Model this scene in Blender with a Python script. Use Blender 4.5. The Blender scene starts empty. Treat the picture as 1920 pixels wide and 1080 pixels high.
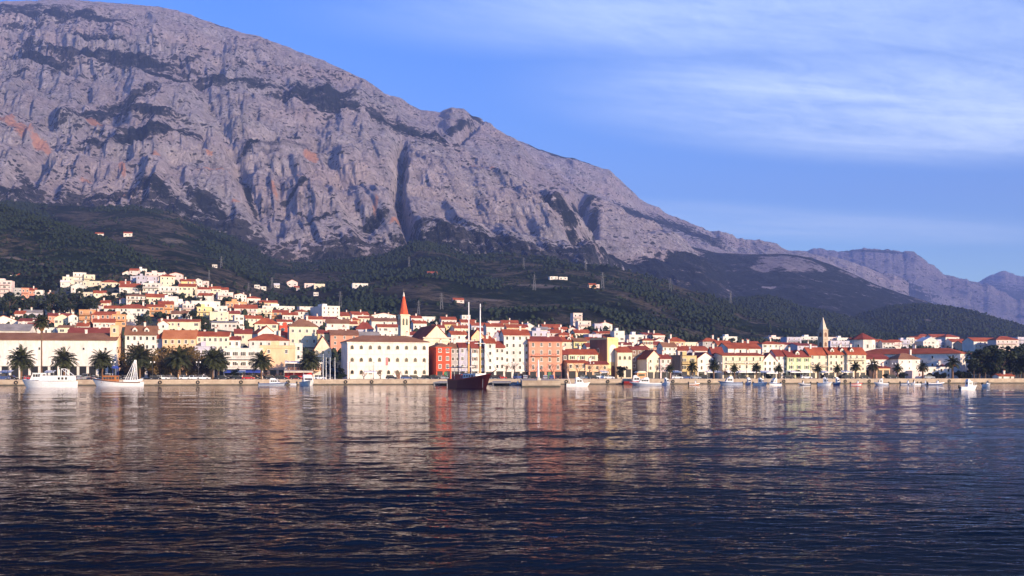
import bpy, bmesh, math, random
import numpy as np
from mathutils import Vector, Matrix
D = bpy.data
SC = bpy.context.scene
COL = SC.collection
R = math.radians
F = 2059.0            # focal length in picture widths of 1920
HZ = 699.0            # row of the horizon
CAM_H = 4.1

# ---------------------------------------------------------------- camera
cam = D.cameras.new("camera"); camo = D.objects.new("camera", cam); COL.objects.link(camo)
camo.location = (0, 0, CAM_H); camo.rotation_euler = (R(90), 0, 0)
cam.sensor_width = 36; cam.lens = 36 * F / 1920; cam.shift_y = (HZ - 540) / 1920
cam.clip_start = 0.5; cam.clip_end = 60000
SC.camera = camo
# ---------------------------------------------------------------- sky and sun
SUN_EL, SUN_AZ = 16.0, 48.0       # azimuth: from behind the camera towards the right
wd = D.worlds.new("World"); SC.world = wd; wd.use_nodes = True
nt = wd.node_tree; nt.nodes.clear()
def N(t, kind, **kw):
    n = t.nodes.new(kind)
    for k, v in kw.items(): setattr(n, k, v)
    return n
def L(t, a, b): t.links.new(a, b)
sky = N(nt, 'ShaderNodeTexSky', sky_type='NISHITA', sun_disc=False)
sky.sun_elevation = R(SUN_EL); sky.sun_rotation = R(180 - SUN_AZ)
sky.altitude = 0; sky.air_density = 1.0; sky.dust_density = 0.3; sky.ozone_density = 4.0
hsv = N(nt, 'ShaderNodeHueSaturation'); hsv.inputs['Saturation'].default_value = 1.28; hsv.inputs['Hue'].default_value = 0.522
hsv.inputs['Value'].default_value = 1.12
L(nt, sky.outputs[0], hsv.inputs['Color'])
tc = N(nt, 'ShaderNodeTexCoord'); sep = N(nt, 'ShaderNodeSeparateXYZ'); L(nt, tc.outputs['Generated'], sep.inputs[0])
# cirrus on a high flat layer: direction divided by its height
dv = N(nt, 'ShaderNodeMath', operation='MAXIMUM'); L(nt, sep.outputs[2], dv.inputs[0]); dv.inputs[1].default_value = 0.02
dx = N(nt, 'ShaderNodeMath', operation='DIVIDE'); L(nt, sep.outputs[0], dx.inputs[0]); L(nt, dv.outputs[0], dx.inputs[1])
dy = N(nt, 'ShaderNodeMath', operation='DIVIDE'); L(nt, sep.outputs[1], dy.inputs[0]); L(nt, dv.outputs[0], dy.inputs[1])
cmb = N(nt, 'ShaderNodeCombineXYZ'); L(nt, dx.outputs[0], cmb.inputs[0]); L(nt, dy.outputs[0], cmb.inputs[1])
mp = N(nt, 'ShaderNodeMapping', vector_type='TEXTURE'); mp.inputs['Rotation'].default_value = (0, 0, R(22)); mp.inputs['Scale'].default_value = (2.6, .75, 1)
L(nt, cmb.outputs[0], mp.inputs[0])
n1 = N(nt, 'ShaderNodeTexNoise'); n1.inputs['Scale'].default_value = 1.6; n1.inputs['Detail'].default_value = 9; n1.inputs['Roughness'].default_value = .62; n1.inputs['Distortion'].default_value = .7
L(nt, mp.outputs[0], n1.inputs['Vector'])
# where the two cirrus banks lie on that layer: soft ellipses (centre, axes, turn)
def blob(cx, cy, ax, ay, rot, w):
    m = N(nt, 'ShaderNodeMapping', vector_type='TEXTURE'); m.inputs['Location'].default_value = (cx, cy, 0)
    m.inputs['Rotation'].default_value = (0, 0, R(rot)); m.inputs['Scale'].default_value = (ax, ay, 1)
    L(nt, cmb.outputs[0], m.inputs[0])
    ln = N(nt, 'ShaderNodeVectorMath', operation='LENGTH'); L(nt, m.outputs[0], ln.inputs[0])
    r = N(nt, 'ShaderNodeMapRange', interpolation_type='SMOOTHSTEP'); r.inputs[1].default_value = 1.0; r.inputs[2].default_value = 0.25
    r.inputs[3].default_value = 0; r.inputs[4].default_value = w
    L(nt, ln.outputs[1], r.inputs[0]); return r.outputs[0]
CLOUDS = [(1.7, 4.25, 2.0, 1.15, 22, 1.0), (.9, 3.15, 1.7, .6, 4, .6), (2.3, 7.6, 2.8, 1.0, 20, .42), (1.1, 7.0, 1.6, .8, 15, .34)]
acc = None
for c in CLOUDS:
    b = blob(*c)
    if acc is None: acc = b
    else:
        a = N(nt, 'ShaderNodeMath', operation='MAXIMUM'); L(nt, acc, a.inputs[0]); L(nt, b, a.inputs[1]); acc = a.outputs[0]
rg = N(nt, 'ShaderNodeMapRange'); rg.inputs[1].default_value = .24; rg.inputs[2].default_value = .70; rg.inputs[3].default_value = .30
n2c = N(nt, 'ShaderNodeTexNoise'); n2c.inputs['Scale'].default_value = 7.5; n2c.inputs['Detail'].default_value = 8; n2c.inputs['Roughness'].default_value = .7; n2c.inputs['Distortion'].default_value = .5
mp2 = N(nt, 'ShaderNodeMapping', vector_type='TEXTURE'); mp2.inputs['Rotation'].default_value = (0, 0, R(52)); mp2.inputs['Scale'].default_value = (1.7, .8, 1); L(nt, cmb.outputs[0], mp2.inputs[0]); L(nt, mp2.outputs[0], n2c.inputs['Vector'])
ad = N(nt, 'ShaderNodeMath', operation='MULTIPLY_ADD'); L(nt, n2c.outputs['Fac'], ad.inputs[0]); ad.inputs[1].default_value = .42
sb = N(nt, 'ShaderNodeMath', operation='SUBTRACT'); L(nt, n1.outputs['Fac'], sb.inputs[0]); sb.inputs[1].default_value = .21; L(nt, sb.outputs[0], ad.inputs[2]); L(nt, ad.outputs[0], rg.inputs[0])
mm = N(nt, 'ShaderNodeMath', operation='MULTIPLY'); L(nt, rg.outputs[0], mm.inputs[0]); L(nt, acc, mm.inputs[1])
m2 = N(nt, 'ShaderNodeMath', operation='MULTIPLY', use_clamp=True); L(nt, mm.outputs[0], m2.inputs[0]); m2.inputs[1].default_value = 1.15
mix = N(nt, 'ShaderNodeMix', data_type='RGBA'); L(nt, m2.outputs[0], mix.inputs[0]); L(nt, hsv.outputs[0], mix.inputs[6])
mix.inputs[7].default_value = (4.2, 5.2, 6.7, 1)
bg = N(nt, 'ShaderNodeBackground'); bg.inputs['Strength'].default_value = 0.15; L(nt, mix.outputs[2], bg.inputs['Color'])
wo = N(nt, 'ShaderNodeOutputWorld'); L(nt, bg.outputs[0], wo.inputs[0])
sun = D.lights.new("sun", 'SUN'); suno = D.objects.new("sun", sun); COL.objects.link(suno)
sun.energy = 4.6; sun.angle = R(0.5); sun.color = (1.0, .77, .54)
sd = Vector((math.sin(R(SUN_AZ)) * math.cos(R(SUN_EL)), -math.cos(R(SUN_AZ)) * math.cos(R(SUN_EL)), math.sin(R(SUN_EL))))
suno.rotation_euler = sd.to_track_quat('Z', 'Y').to_euler()
SC.view_settings.view_transform = 'Standard'; SC.view_settings.look = 'None'
SC.view_settings.exposure = 0.78; SC.view_settings.gamma = 1.0
SC.cycles.max_bounces = 5; SC.cycles.diffuse_bounces = 2; SC.cycles.glossy_bounces = 3; SC.cycles.volume_bounces = 0
SC.cycles.transparent_max_bounces = 6; SC.cycles.use_denoising = True; SC.cycles.sample_clamp_indirect = 4
SC.cycles.caustics_reflective = False; SC.cycles.caustics_refractive = False

# ---------------------------------------------------------------- numpy noise
_rs = np.random.RandomState(7)
_perm = np.tile(_rs.permutation(512), 2)
_ang = _rs.rand(512) * 2 * np.pi; _gx, _gy = np.cos(_ang), np.sin(_ang)
def perlin(x, y, seed=0):
    x = np.asarray(x, float) + seed * 17.31; y = np.asarray(y, float) + seed * 9.17
    xi = np.floor(x).astype(int); yi = np.floor(y).astype(int); xf = x - xi; yf = y - yi
    u = xf**3 * (xf * (xf * 6 - 15) + 10); v = yf**3 * (yf * (yf * 6 - 15) + 10)
    def g(ix, iy, fx, fy):
        h = _perm[(_perm[ix & 511] + iy) & 511]; return _gx[h] * fx + _gy[h] * fy
    a = g(xi, yi, xf, yf); b = g(xi + 1, yi, xf - 1, yf); c = g(xi, yi + 1, xf, yf - 1); d = g(xi + 1, yi + 1, xf - 1, yf - 1)
    return (a + u * (b - a)) + v * ((c + u * (d - c)) - (a + u * (b - a)))
def fbm(x, y, o=5, seed=0, gain=.5, ridged=False):
    s = 0; a = 1; t = 0
    for i in range(o):
        n = perlin(x * 2**i, y * 2**i, seed + i)
        s = s + a * ((1 - 2.6 * np.abs(n)) if ridged else n * 1.5); t += a; a *= gain
    return s / t
def interp(pts, x):
    p = np.array(pts, float); return np.interp(x, p[:, 0], p[:, 1])
def P(px, py, Y):
    return Vector(((px - 960) / F * Y, Y, CAM_H + (HZ - py) / F * Y))

# ---------------------------------------------------------------- material helpers
MATS = {}
def newmat(name):
    m = D.materials.new(name); m.use_nodes = True; t = m.node_tree
    b = t.nodes['Principled BSDF']; return m, t, b
def noise(t, scale, detail=4, rough=.55, coord=None, dist=0):
    n = N(t, 'ShaderNodeTexNoise'); n.inputs['Scale'].default_value = scale; n.inputs['Detail'].default_value = detail
    n.inputs['Roughness'].default_value = rough; n.inputs['Distortion'].default_value = dist
    if coord is not None: L(t, coord, n.inputs['Vector'])
    return n.outputs['Fac']
def ramp(t, fac, stops):
    r = N(t, 'ShaderNodeValToRGB'); e = r.color_ramp.elements
    while len(e) < len(stops): e.new(.5)
    for i, (p, c) in enumerate(stops):
        e[i].position = p; e[i].color = (*c, 1) if len(c) == 3 else c
    L(t, fac, r.inputs[0]); return r.outputs[0]
def rng(t, fac, a, b, c=0., d=1.):
    r = N(t, 'ShaderNodeMapRange'); L(t, fac, r.inputs[0])
    for i, v in enumerate((a, b, c, d)): r.inputs[i + 1].default_value = v
    return r.outputs[0]
def mixc(t, fac, a, b, mode='MIX'):
    m = N(t, 'ShaderNodeMix', data_type='RGBA', blend_type=mode)
    if isinstance(fac, (int, float)): m.inputs[0].default_value = fac
    else: L(t, fac, m.inputs[0])
    for s, v in ((6, a), (7, b)):
        if isinstance(v, (tuple, list)): m.inputs[s].default_value = (*v[:3], 1)
        else: L(t, v, m.inputs[s])
    return m.outputs[2]
def math_(t, op, a, b, clamp=False):
    m = N(t, 'ShaderNodeMath', operation=op, use_clamp=clamp)
    for i, v in enumerate((a, b)):
        if isinstance(v, (int, float)): m.inputs[i].default_value = v
        else: L(t, v, m.inputs[i])
    return m.outputs[0]
def worldpos(t): return N(t, 'ShaderNodeNewGeometry').outputs['Position']
def mapped(t, vec, scale=(1, 1, 1), rot=(0, 0, 0)):
    m = N(t, 'ShaderNodeMapping'); m.inputs['Scale'].default_value = scale; m.inputs['Rotation'].default_value = rot
    L(t, vec, m.inputs[0]); return m.outputs[0]
def attr(t, name): return N(t, 'ShaderNodeAttribute', attribute_name=name).outputs['Fac']
def bump(t, b, h, strength, dist):
    n = N(t, 'ShaderNodeBump'); n.inputs['Strength'].default_value = strength; n.inputs['Distance'].default_value = dist
    L(t, h, n.inputs['Height']); L(t, n.outputs[0], b.inputs['Normal']); return n

def link(name, me, mat=None, parent=None, kind=None, smooth=False):
    o = D.objects.new(name, me); COL.objects.link(o)
    if mat is not None:
        for m in (mat if isinstance(mat, (list, tuple)) else [mat]): me.materials.append(m)
    if parent is not None: o.parent = parent
    if kind: o['kind'] = kind
    if smooth: me.polygons.foreach_set('use_smooth', [True] * len(me.polygons))
    return o
def grid_mesh(name, V, nr, nc):
    """V: (nr, nc, 3)"""
    me = D.meshes.new(name); me.vertices.add(nr * nc); me.vertices.foreach_set('co', V.reshape(-1).astype(np.float32))
    i = np.arange(nr * nc).reshape(nr, nc)
    q = np.stack([i[:-1, :-1], i[:-1, 1:], i[1:, 1:], i[1:, :-1]], -1).reshape(-1, 4)
    n = len(q); me.loops.add(n * 4); me.loops.foreach_set('vertex_index', q.reshape(-1).astype(np.int32))
    me.polygons.add(n); me.polygons.foreach_set('loop_start', np.arange(0, n * 4, 4, dtype=np.int32))
    me.polygons.foreach_set('use_smooth', np.ones(n, bool))
    me.update(); me.validate(); return me
def set_attr(me, name, arr):
    a = me.attributes.new(name, 'FLOAT', 'POINT'); a.data.foreach_set('value', np.clip(arr, 0, 1).reshape(-1).astype(np.float32))

# ---------------------------------------------------------------- terrain
SHORE = [(-400, 724.6), (0, 723.2), (300, 722.6), (620, 721.6), (840, 721), (1000, 720.8), (1300, 720.2), (1600, 719.5), (1800, 719), (1920, 718.6), (2300, 717.5)]
def shoreY(px): return CAM_H * F / (interp(SHORE, px) - HZ)
QZ = 1.8
TTOP = [(-400, 548), (0, 548), (120, 536), (230, 524), (330, 524), (400, 545), (450, 560), (500, 575), (560, 585), (620, 592), (700, 600), (850, 606), (1000, 612), (1100, 610), (1180, 622), (1300, 634), (1500, 643), (1700, 643), (1900, 646), (2300, 650)]
YTOP = [(-400, 860), (300, 860), (450, 800), (620, 760), (850, 760), (1100, 760), (1300, 850), (1700, 1100), (2300, 1200)]
def zof(py, Y): return CAM_H + (HZ - py) / F * Y
def ground(px, Y):
    """height of the town ground and the slope above it"""
    Y0 = shoreY(px) + 48; Y1 = interp(YTOP, px); z1 = zof(interp(TTOP, px), Y1)
    Y2 = interp(HS_Y, px); z2 = zof(interp(HS_CREST, px), Y2)
    a = np.clip((Y - Y0) / (Y1 - Y0), 0, 1); b = np.clip((Y - Y1) / (Y2 - Y1), 0, 1)
    k = np.clip(b * 8, 0, 1); X = (np.asarray(px) - 960) / F * Y
    return QZ + (z1 - QZ) * a + (z2 - z1) * b ** 1.1 + k * (fbm(X / 230., np.asarray(Y) / 300., 5, 91) * 14 + fbm(X / 60., np.asarray(Y) / 60., 4, 95) * 2.5)
HS_CREST = [(-400, 380), (100, 388), (250, 382), (330, 403), (420, 440), (500, 487), (560, 498), (640, 486), (720, 480), (790, 459), (830, 464), (870, 478), (960, 476), (1040, 479), (1090, 489), (1150, 500), (1250, 526), (1330, 556), (1400, 585), (1500, 606), (1600, 620), (1800, 640), (2300, 648)]
HS_Y = [(-400, 1800), (400, 1750), (800, 1700), (1100, 1650), (1400, 1500), (1700, 1500), (2300, 1500)]
def gz(x, Y): return float(ground(960 + F * x / Y, Y))
def y_at(px, py):
    """depth at which the town slope shows at this picture row"""
    Ys = np.linspace(float(shoreY(px)) + 30, float(interp(HS_Y, px)), 400)
    rows = HZ - F * (ground(np.full_like(Ys, px), Ys) - CAM_H) / Ys
    k = np.argmax(rows <= py)
    return float(Ys[k]) if rows.min() <= py else float(Ys[-1])

def dist_poly(px, py, pts):
    d = np.full(px.shape, 1e9)
    for (x0, y0), (x1, y1) in zip(pts[:-1], pts[1:]):
        vx, vy = x1 - x0, y1 - y0; t = np.clip(((px - x0) * vx + (py - y0) * vy) / (vx * vx + vy * vy), 0, 1)
        d = np.minimum(d, np.hypot(px - x0 - t * vx, py - y0 - t * vy))
    return d
def patches(px, py, lst):
    s = np.zeros(px.shape)
    for (cx, cy, rx, ry, rot) in lst:
        c, n = math.cos(R(rot)), math.sin(R(rot)); dx_, dy_ = px - cx, py - cy
        u = (dx_ * c + dy_ * n) / rx; v = (-dx_ * n + dy_ * c) / ry
        s = np.maximum(s, np.clip(1.6 - 1.25 * np.sqrt(u * u + v * v), 0, 1))
    return s
TERR = []
def layer(name, u0, u1, du, rows, crest, crestY, basepy, baseY, mat, power=1.0, amp=0, lam=600, seed=1, gully=(), veg=(), warm=(), vegf=None, ampf=None, jag=0, back=.5, strata=0, flat=False):
    u = np.arange(u0, u1 + du, du); t = np.concatenate([np.linspace(0, 1, rows), np.linspace(1.03, 1.4, 10)])
    U, T = np.meshgrid(u, t); Yb = interp(baseY, u)[None]; Yc = interp(crestY, u)[None]
    cr = interp(crest, u)
    Xc = (u - 960) / F * interp(crestY, u)
    if jag: cr = cr + jag * (fbm(Xc / 260., Xc * 0 + seed, 5, seed + 40, .6) * 1.4)
    zb = zof(interp(basepy, u), interp(baseY, u))[None]; zc = zof(cr, interp(crestY, u))[None]
    Y = Yb + (Yc - Yb) * T; Tc = np.clip(T, 0, 1)
    Z = zb + (zc - zb) * Tc ** power - np.clip(T - 1, 0, 9) * (Yc - Yb) * back
    X = (U - 960) / F * Y
    PY = HZ - F * (Z - CAM_H) / Y
    fade = np.clip((1 - T) * 7, 0.15, 1) * np.clip(T * 12, 0, 1); fade = np.where(T > 1, .3, fade)
    dz = 0
    if amp:
        S = Z * 1.3
        wx = fbm(X / lam / 2.2, S / lam / 2.2, 4, seed + 20) * .42
        a1 = fbm(X / lam + S / lam * .55 + wx, S / lam * .30 + wx * .5, 6, seed, .52, True)
        a2 = fbm(X / lam * 3.1 + S / lam * 1.3 + wx * 1.6, S / lam * .75 - wx, 6, seed + 5, .58, True)
        a3 = fbm(X / lam * 8 + S / lam * 3.0 + wx * 3, S / lam * 2.1, 5, seed + 8, .62, True)
        dz = amp * (a1 * .48 + a2 * .38 + a3 * .20) * fade
        if strata:
            q = (Z + .24 * X) / strata + fbm(X / 1100., Y / 900., 4, seed + 31) * 2.0
            dz = dz + strata * .42 * (np.abs((q % 1) - .5) * 2 - .5) * np.clip(fbm(X / 700., Z / 420., 4, seed + 33) * 2 + .75, 0, 1.2) * fade
    for pts, dep, w in gully:
        dz = dz - dep * np.exp(-(dist_poly(U, PY, pts) / w) ** 2) * np.clip(fade * 2, 0, 1)
    # push along the slope normal (partly outwards, towards the sea), so cliffs stand out
    Z2 = Z + dz * .75; Y2 = Y - np.asarray(dz) * .55
    V = np.stack([X, Y2, Z2], -1)
    me = grid_mesh(name, V, len(t), len(u))
    vg = patches(U, PY, veg) if veg else np.zeros(U.shape)
    if vegf is not None: vg = np.maximum(vg, vegf(U, PY, X, Y, Z))
    nz = fbm(X / 70., (Z + Y) / 70., 5, seed + 50, .62)
    set_attr(me, 'veg', np.clip(vg * .86 + nz * .5 * (vg > 0.02), 0, 1))
    set_attr(me, 'warm', np.clip(patches(U, PY, warm) + fbm(X / 60., Z / 60., 4, seed + 60) * 1.2 - .25, 0, 1) * (patches(U, PY, warm) > 0) if warm else np.zeros(U.shape))
    o = link(name, me, mat, kind='structure')
    TERR.append((u, t, V)); return o
# ---------------------------------------------------------------- terrain materials
def rock_material(name, dark, light, vegc, bush=.5, scale=1.0):
    m, t, b = newmat(name); pos = worldpos(t)
    n_big = noise(t, .0035 * scale, 6, .62, pos, .5); n_mid = noise(t, .020 * scale, 8, .72, mapped(t, pos, (1, 1, .7), (0, R(20), 0)), .8)
    n_fine = noise(t, .10 * scale, 6, .75, mapped(t, pos, (1, 1, .8)), .5)
    streak = noise(t, .022 * scale, 8, .74, mapped(t, pos, (1.6, 1.0, .36), (0, R(24), 0)), 1.6)
    ledge = noise(t, .016 * scale, 7, .7, mapped(t, pos, (.32, .3, 1.9), (0, R(-9), 0)), 1.0)
    c = mixc(t, rng(t, math_(t, 'ADD', math_(t, 'MULTIPLY', n_mid, .55), math_(t, 'MULTIPLY', n_fine, .45)), .36, .62), dark, light)
    c = mixc(t, rng(t, n_big, .38, .66, 0, .5), c, (light[0] * .84, light[1] * .70, light[2] * .68))
    c = mixc(t, rng(t, streak, .54, .66, 0, .72), c, tuple(x * .42 for x in dark))
    c = mixc(t, rng(t, ledge, .58, .68, 0, .62), c, tuple(x * .5 for x in dark))
    c = mixc(t, rng(t, n_fine, .60, .72, 0, .5), c, tuple(min(.8, x * 1.35) for x in light))
    wf = rng(t, math_(t, 'ADD', attr(t, 'warm'), math_(t, 'MULTIPLY', math_(t, 'SUBTRACT', n_fine, .5), 1.6)), .26, .62, 0, .80)
    c = mixc(t, wf, c, (.80, .37, .22))
    vm = None
    for sc, thr, sq in ((.030, .35, 1.5), (.075, .36, 1.2)):       # scattered bushes, two sizes, thinned in places
        v = N(t, 'ShaderNodeTexVoronoi', feature='F1'); v.inputs['Scale'].default_value = sc * scale; v.inputs['Randomness'].default_value = 1
        L(t, mapped(t, pos, (1, 1, sq)), v.inputs['Vector'])
        dens = noise(t, sc * .22 * scale, 6, .66, mapped(t, pos, (1, 1, 1.8)), .5)
        size = math_(t, 'ADD', rng(t, dens, thr, .66, .0, .85 * bush), rng(t, attr(t, 'veg'), 0, 1, 0, .55))
        s_ = rng(t, math_(t, 'SUBTRACT', size, math_(t, 'ADD', v.outputs['Distance'], math_(t, 'MULTIPLY', n_fine, .3))), -.16, -.06)
        vm = s_ if vm is None else math_(t, 'MAXIMUM', vm, s_)
    vmask = rng(t, math_(t, 'ADD', attr(t, 'veg'), math_(t, 'ADD', math_(t, 'MULTIPLY', math_(t, 'SUBTRACT', noise(t, .018 * scale, 6, .7, mapped(t, pos, (.6, .6, 1.6))), .5), 1.5), math_(t, 'MULTIPLY', math_(t, 'SUBTRACT', noise(t, .09 * scale, 5, .75, pos), .5), 1.5))), .52, .74)
    vm = math_(t, 'MAXIMUM', math_(t, 'MULTIPLY', vm, .88), vmask, True)
    vc = mixc(t, rng(t, noise(t, .06, 5, .7, pos), .35, .65), tuple(x * .6 for x in vegc), tuple(x * 1.4 for x in vegc))
    vm = math_(t, 'MULTIPLY', vm, math_(t, 'SUBTRACT', 1.0, math_(t, 'MULTIPLY', wf, .8)))
    c = mixc(t, vm, c, vc)
    L(t, c, b.inputs['Base Color']); b.inputs['Roughness'].default_value = .95; b.inputs['Specular IOR Level'].default_value = .1
    h = math_(t, 'ADD', math_(t, 'ADD', n_mid, math_(t, 'MULTIPLY', streak, -.5)), math_(t, 'MULTIPLY', n_fine, .55))
    bump(t, b, h, 1.0, 46 / scale)
    return m
ROCK = rock_material('limestone', (.20, .185, .215), (.80, .72, .74), (.020, .026, .024))
ROCK_FAR = rock_material('far_limestone', (.19, .175, .21), (.52, .47, .53), (.022, .030, .027), .5, .6)
def slope_material(name, greens, scrub, rockc, k_scrub=.5):
    m, t, b = newmat(name); pos = worldpos(t)
    n0 = noise(t, .0065, 6, .6, pos, .5); n1_ = noise(t, .05, 6, .72, pos); n2 = noise(t, .16, 5, .7, pos)
    g = mixc(t, rng(t, n1_, .35, .66), greens[0], greens[1])
    g = mixc(t, rng(t, n2, .45, .7, 0, .7), g, tuple(x * .55 for x in greens[0]))
    s = mixc(t, rng(t, n2, .4, .6), scrub[0], scrub[1])
    msk = rng(t, math_(t, 'ADD', n0, math_(t, 'MULTIPLY', math_(t, 'SUBTRACT', n1_, .5), .7)), .62 - k_scrub * .3, .72 - k_scrub * .3)
    c = mixc(t, msk, g, s)
    # dry stone terraces and bare patches, thin and level
    ter = noise(t, .035, 6, .7, mapped(t, pos, (.45, .45, 4.5)), .8)
    c = mixc(t, math_(t, 'MULTIPLY', rng(t, ter, .62, .70), rng(t, msk, 0, 1, .08, .7)), c, rockc)
    c = mixc(t, attr(t, 'warm'), c, rockc)
    c = mixc(t, attr(t, 'veg'), c, tuple(x * .6 for x in greens[0]))
    c = mixc(t, rng(t, noise(t, .10, 6, .8, mapped(t, pos, (1, 1, 2))), .52, .60, 0, .75), c, tuple(x * .45 for x in greens[0]))
    L(t, c, b.inputs['Base Color']); b.inputs['Roughness'].default_value = .97; b.inputs['Specular IOR Level'].default_value = .05
    bump(t, b, math_(t, 'ADD', n1_, math_(t, 'MULTIPLY', n2, .5)), 1.0, 9)
    return m
SLOPE = slope_material('maquis', ((.006, .013, .006), (.020, .031, .012)), ((.048, .042, .029), (.105, .086, .062)), (.20, .165, .14))
SLOPE_DARK = slope_material('pine_slope', ((.006, .012, .009), (.016, .024, .016)), ((.020, .023, .018), (.036, .032, .026)), (.20, .17, .15), .25)
EARTH, _t, _b = newmat('town_earth')
_p = worldpos(_t); L(_t, mixc(_t, rng(_t, noise(_t, .08, 5, .7, _p), .4, .62), (.012, .018, .008), (.040, .040, .020)), _b.inputs['Base Color']); _b.inputs['Roughness'].default_value = .95

# ---------------------------------------------------------------- terrain sheets
MAIN = [(-420, -40), (-200, -8), (0, 6), (110, 2), (170, 4), (230, 9), (300, 16), (400, 45), (500, 75), (600, 115), (680, 150), (715, 172), (760, 214), (830, 262), (900, 302), (960, 341), (1030, 372), (1062, 412), (1095, 455), (1115, 492), (1180, 560), (1300, 640)]
veg_cleft_shade = [(260, 288, 120, 15, -8), (330, 276, 50, 13, 0), (600, 219, 110, 15, 6), (540, 195, 190, 9, 4), (440, 185, 80, 8, -3), (640, 235, 90, 14, 10), (760, 268, 110, 11, 17), (860, 295, 60, 8, 15),
           (120, 55, 150, 12, 5), (220, 140, 190, 8, 8), (60, 145, 90, 9, 0), (300, 165, 110, 9, 10), (210, 225, 120, 12, -18), (280, 240, 70, 14, 10), (180, 100, 100, 7, 6),
           (500, 305, 70, 6, -14), (40, 30, 80, 14, 0), (60, 370, 30, 12, 40), (300, 395, 50, 18, 35), (400, 425, 60, 20, 35), (700, 455, 30, 9, 0), (757, 325, 9, 30, 6), (748, 400, 6, 40, 4), (1060, 440, 10, 48, -32), (1020, 400, 8, 40, -42), (470, 395, 8, 40, -20), (600, 455, 30, 5, -15), (560, 410, 40, 5, -20)]  # upright patches in the central cleft add its shade as dark scrub colour
warmp = [(48, 284, 38, 15, 18), (80, 296, 32, 9, 15), (30, 272, 14, 14, 0), (238, 350, 7, 16, -15), (172, 371, 14, 5, 10), (395, 362, 40, 7, -14), (428, 353, 10, 7, 0), (236, 397, 9, 7, 0), (585, 325, 14, 7, 0), (520, 402, 7, 16, -25), (560, 380, 12, 6, 0), (708, 440, 6, 14, 15), (745, 460, 14, 5, -25), (300, 328, 12, 5, 0), (880, 333, 26, 4, 4), (400, 326, 9, 5, 0), (450, 416, 12, 4, 0), (180, 245, 20, 6, 0), (550, 148, 22, 4, 10), (940, 345, 20, 5, 10)]
gul = [([(752, 296), (752, 350), (748, 400), (756, 445), (775, 480)], 67, 10), ([(300, 120), (370, 175), (425, 265), (445, 330), (475, 400), (520, 470)], 31, 16), ([(640, 235), (560, 275), (470, 300), (440, 310)], 18, 14),
       ([(100, 250), (95, 320), (60, 380)], 18, 16), ([(620, 325), (640, 400), (690, 470)], 16, 13), ([(870, 330), (890, 400), (930, 480)], 18, 15), ([(1000, 370), (1040, 430), (1085, 480)], 23, 9), ([(240, 260), (190, 225), (120, 140)], 18, 14), ([(560, 120), (610, 160), (650, 210)], 16, 16), ([(330, 330), (350, 400)], 16, 14)]
def mainveg(U, PY, X, Y, Z):
    q = fbm(X / 1400., Z / 130., 5, 77, .6); up = np.clip((330 - PY) / 220., 0, 1)
    b = np.clip((q - .06) * 3.4, 0, 1) * (.08 + .92 * up) * .72
    low = np.clip((PY - interp(HS_CREST, U) + 12) / 26., 0, 1) * .8
    s = ((Z + .24 * X) / 95. + fbm(X / 1100., Y / 900., 4, 34) * 2.0) % 1.0; led = np.clip(1 - np.abs(s - .5) / .13, 0, 1) * np.clip(fbm(X / 420., Z / 160., 4, 78) * 3.2 + .35, 0, 1) * (.06 + .94 * up)
    b = np.maximum(b * .8, led * .72)
    return np.maximum(b, low)
layer('mountain', -420, 1300, 2.0, 330, MAIN, [(-420, 5200), (0, 5000), (400, 4700), (700, 4100), (900, 3400), (1060, 2900), (1300, 2600)],
      [(-420, 520), (300, 500), (500, 545), (1095, 556), (1130, 600), (1300, 700)], [(-420, 1900), (600, 1850), (1300, 1850)], ROCK, 1.05, 92, 430, 3, gul, veg_cleft_shade, warmp, mainveg, jag=6, strata=95)
SH = [(600, 170), (700, 172), (722, 180), (750, 184), (790, 207), (825, 214), (845, 206), (868, 207), (885, 222), (903, 226), (950, 254), (975, 268), (1000, 300), (1060, 345), (1110, 372), (1160, 396), (1205, 420), (1245, 442), (1290, 472), (1315, 494), (1400, 560), (1500, 640)]
layer('mountain_shoulder', 600, 1500, 2.0, 210, SH, [(600, 4700), (900, 4600), (1100, 4000), (1500, 3300)], [(600, 380), (900, 420), (1100, 540), (1310, 560), (1400, 640), (1500, 720)], [(600, 3200), (1100, 2500), (1500, 2400)], ROCK, 1.1, 75, 520, 11,
      [([(905, 235), (880, 262), (855, 285)], 70, 8), ([(1085, 395), (1100, 420), (1105, 450)], 50, 12)], [(1130, 385, 80, 9, 22), (1090, 398, 60, 6, -8), (1200, 425, 50, 6, 30), (860, 258, 40, 6, -35), (1110, 425, 14, 30, 20), (890, 225, 16, 6, 20)], (), lambda U, PY, X, Y, Z: np.clip((PY - 500 + .06 * (U - 1150) + 10 * fbm(U / 30., PY / 20., 4, 79)) / 14., 0, 1.1), jag=8, strata=70)
BK = [(850, 260), (950, 258), (985, 272), (1020, 284), (1050, 294), (1075, 299), (1100, 305), (1125, 316), (1142, 321), (1160, 338), (1180, 356), (1200, 376), (1230, 390), (1260, 406), (1290, 422), (1330, 440), (1380, 454), (1420, 459), (1452, 464), (1480, 474), (1560, 490), (1700, 540)]
layer('mountain_ridge', 850, 1700, 2.0, 170, BK, [(850, 5900), (1700, 6400)], [(850, 400), (1200, 470), (1700, 600)], [(850, 4700), (1300, 4300), (1700, 4600)], ROCK, 1.1, 85, 560, 19, (),
      [(1030, 292, 60, 9, 22), (1080, 303, 50, 7, 10), (1200, 425, 60, 9, 25), (1270, 440, 60, 12, 20), (1310, 455, 60, 10, 20), (1240, 432, 50, 7, 20)], (), None, jag=7, strata=80)
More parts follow.
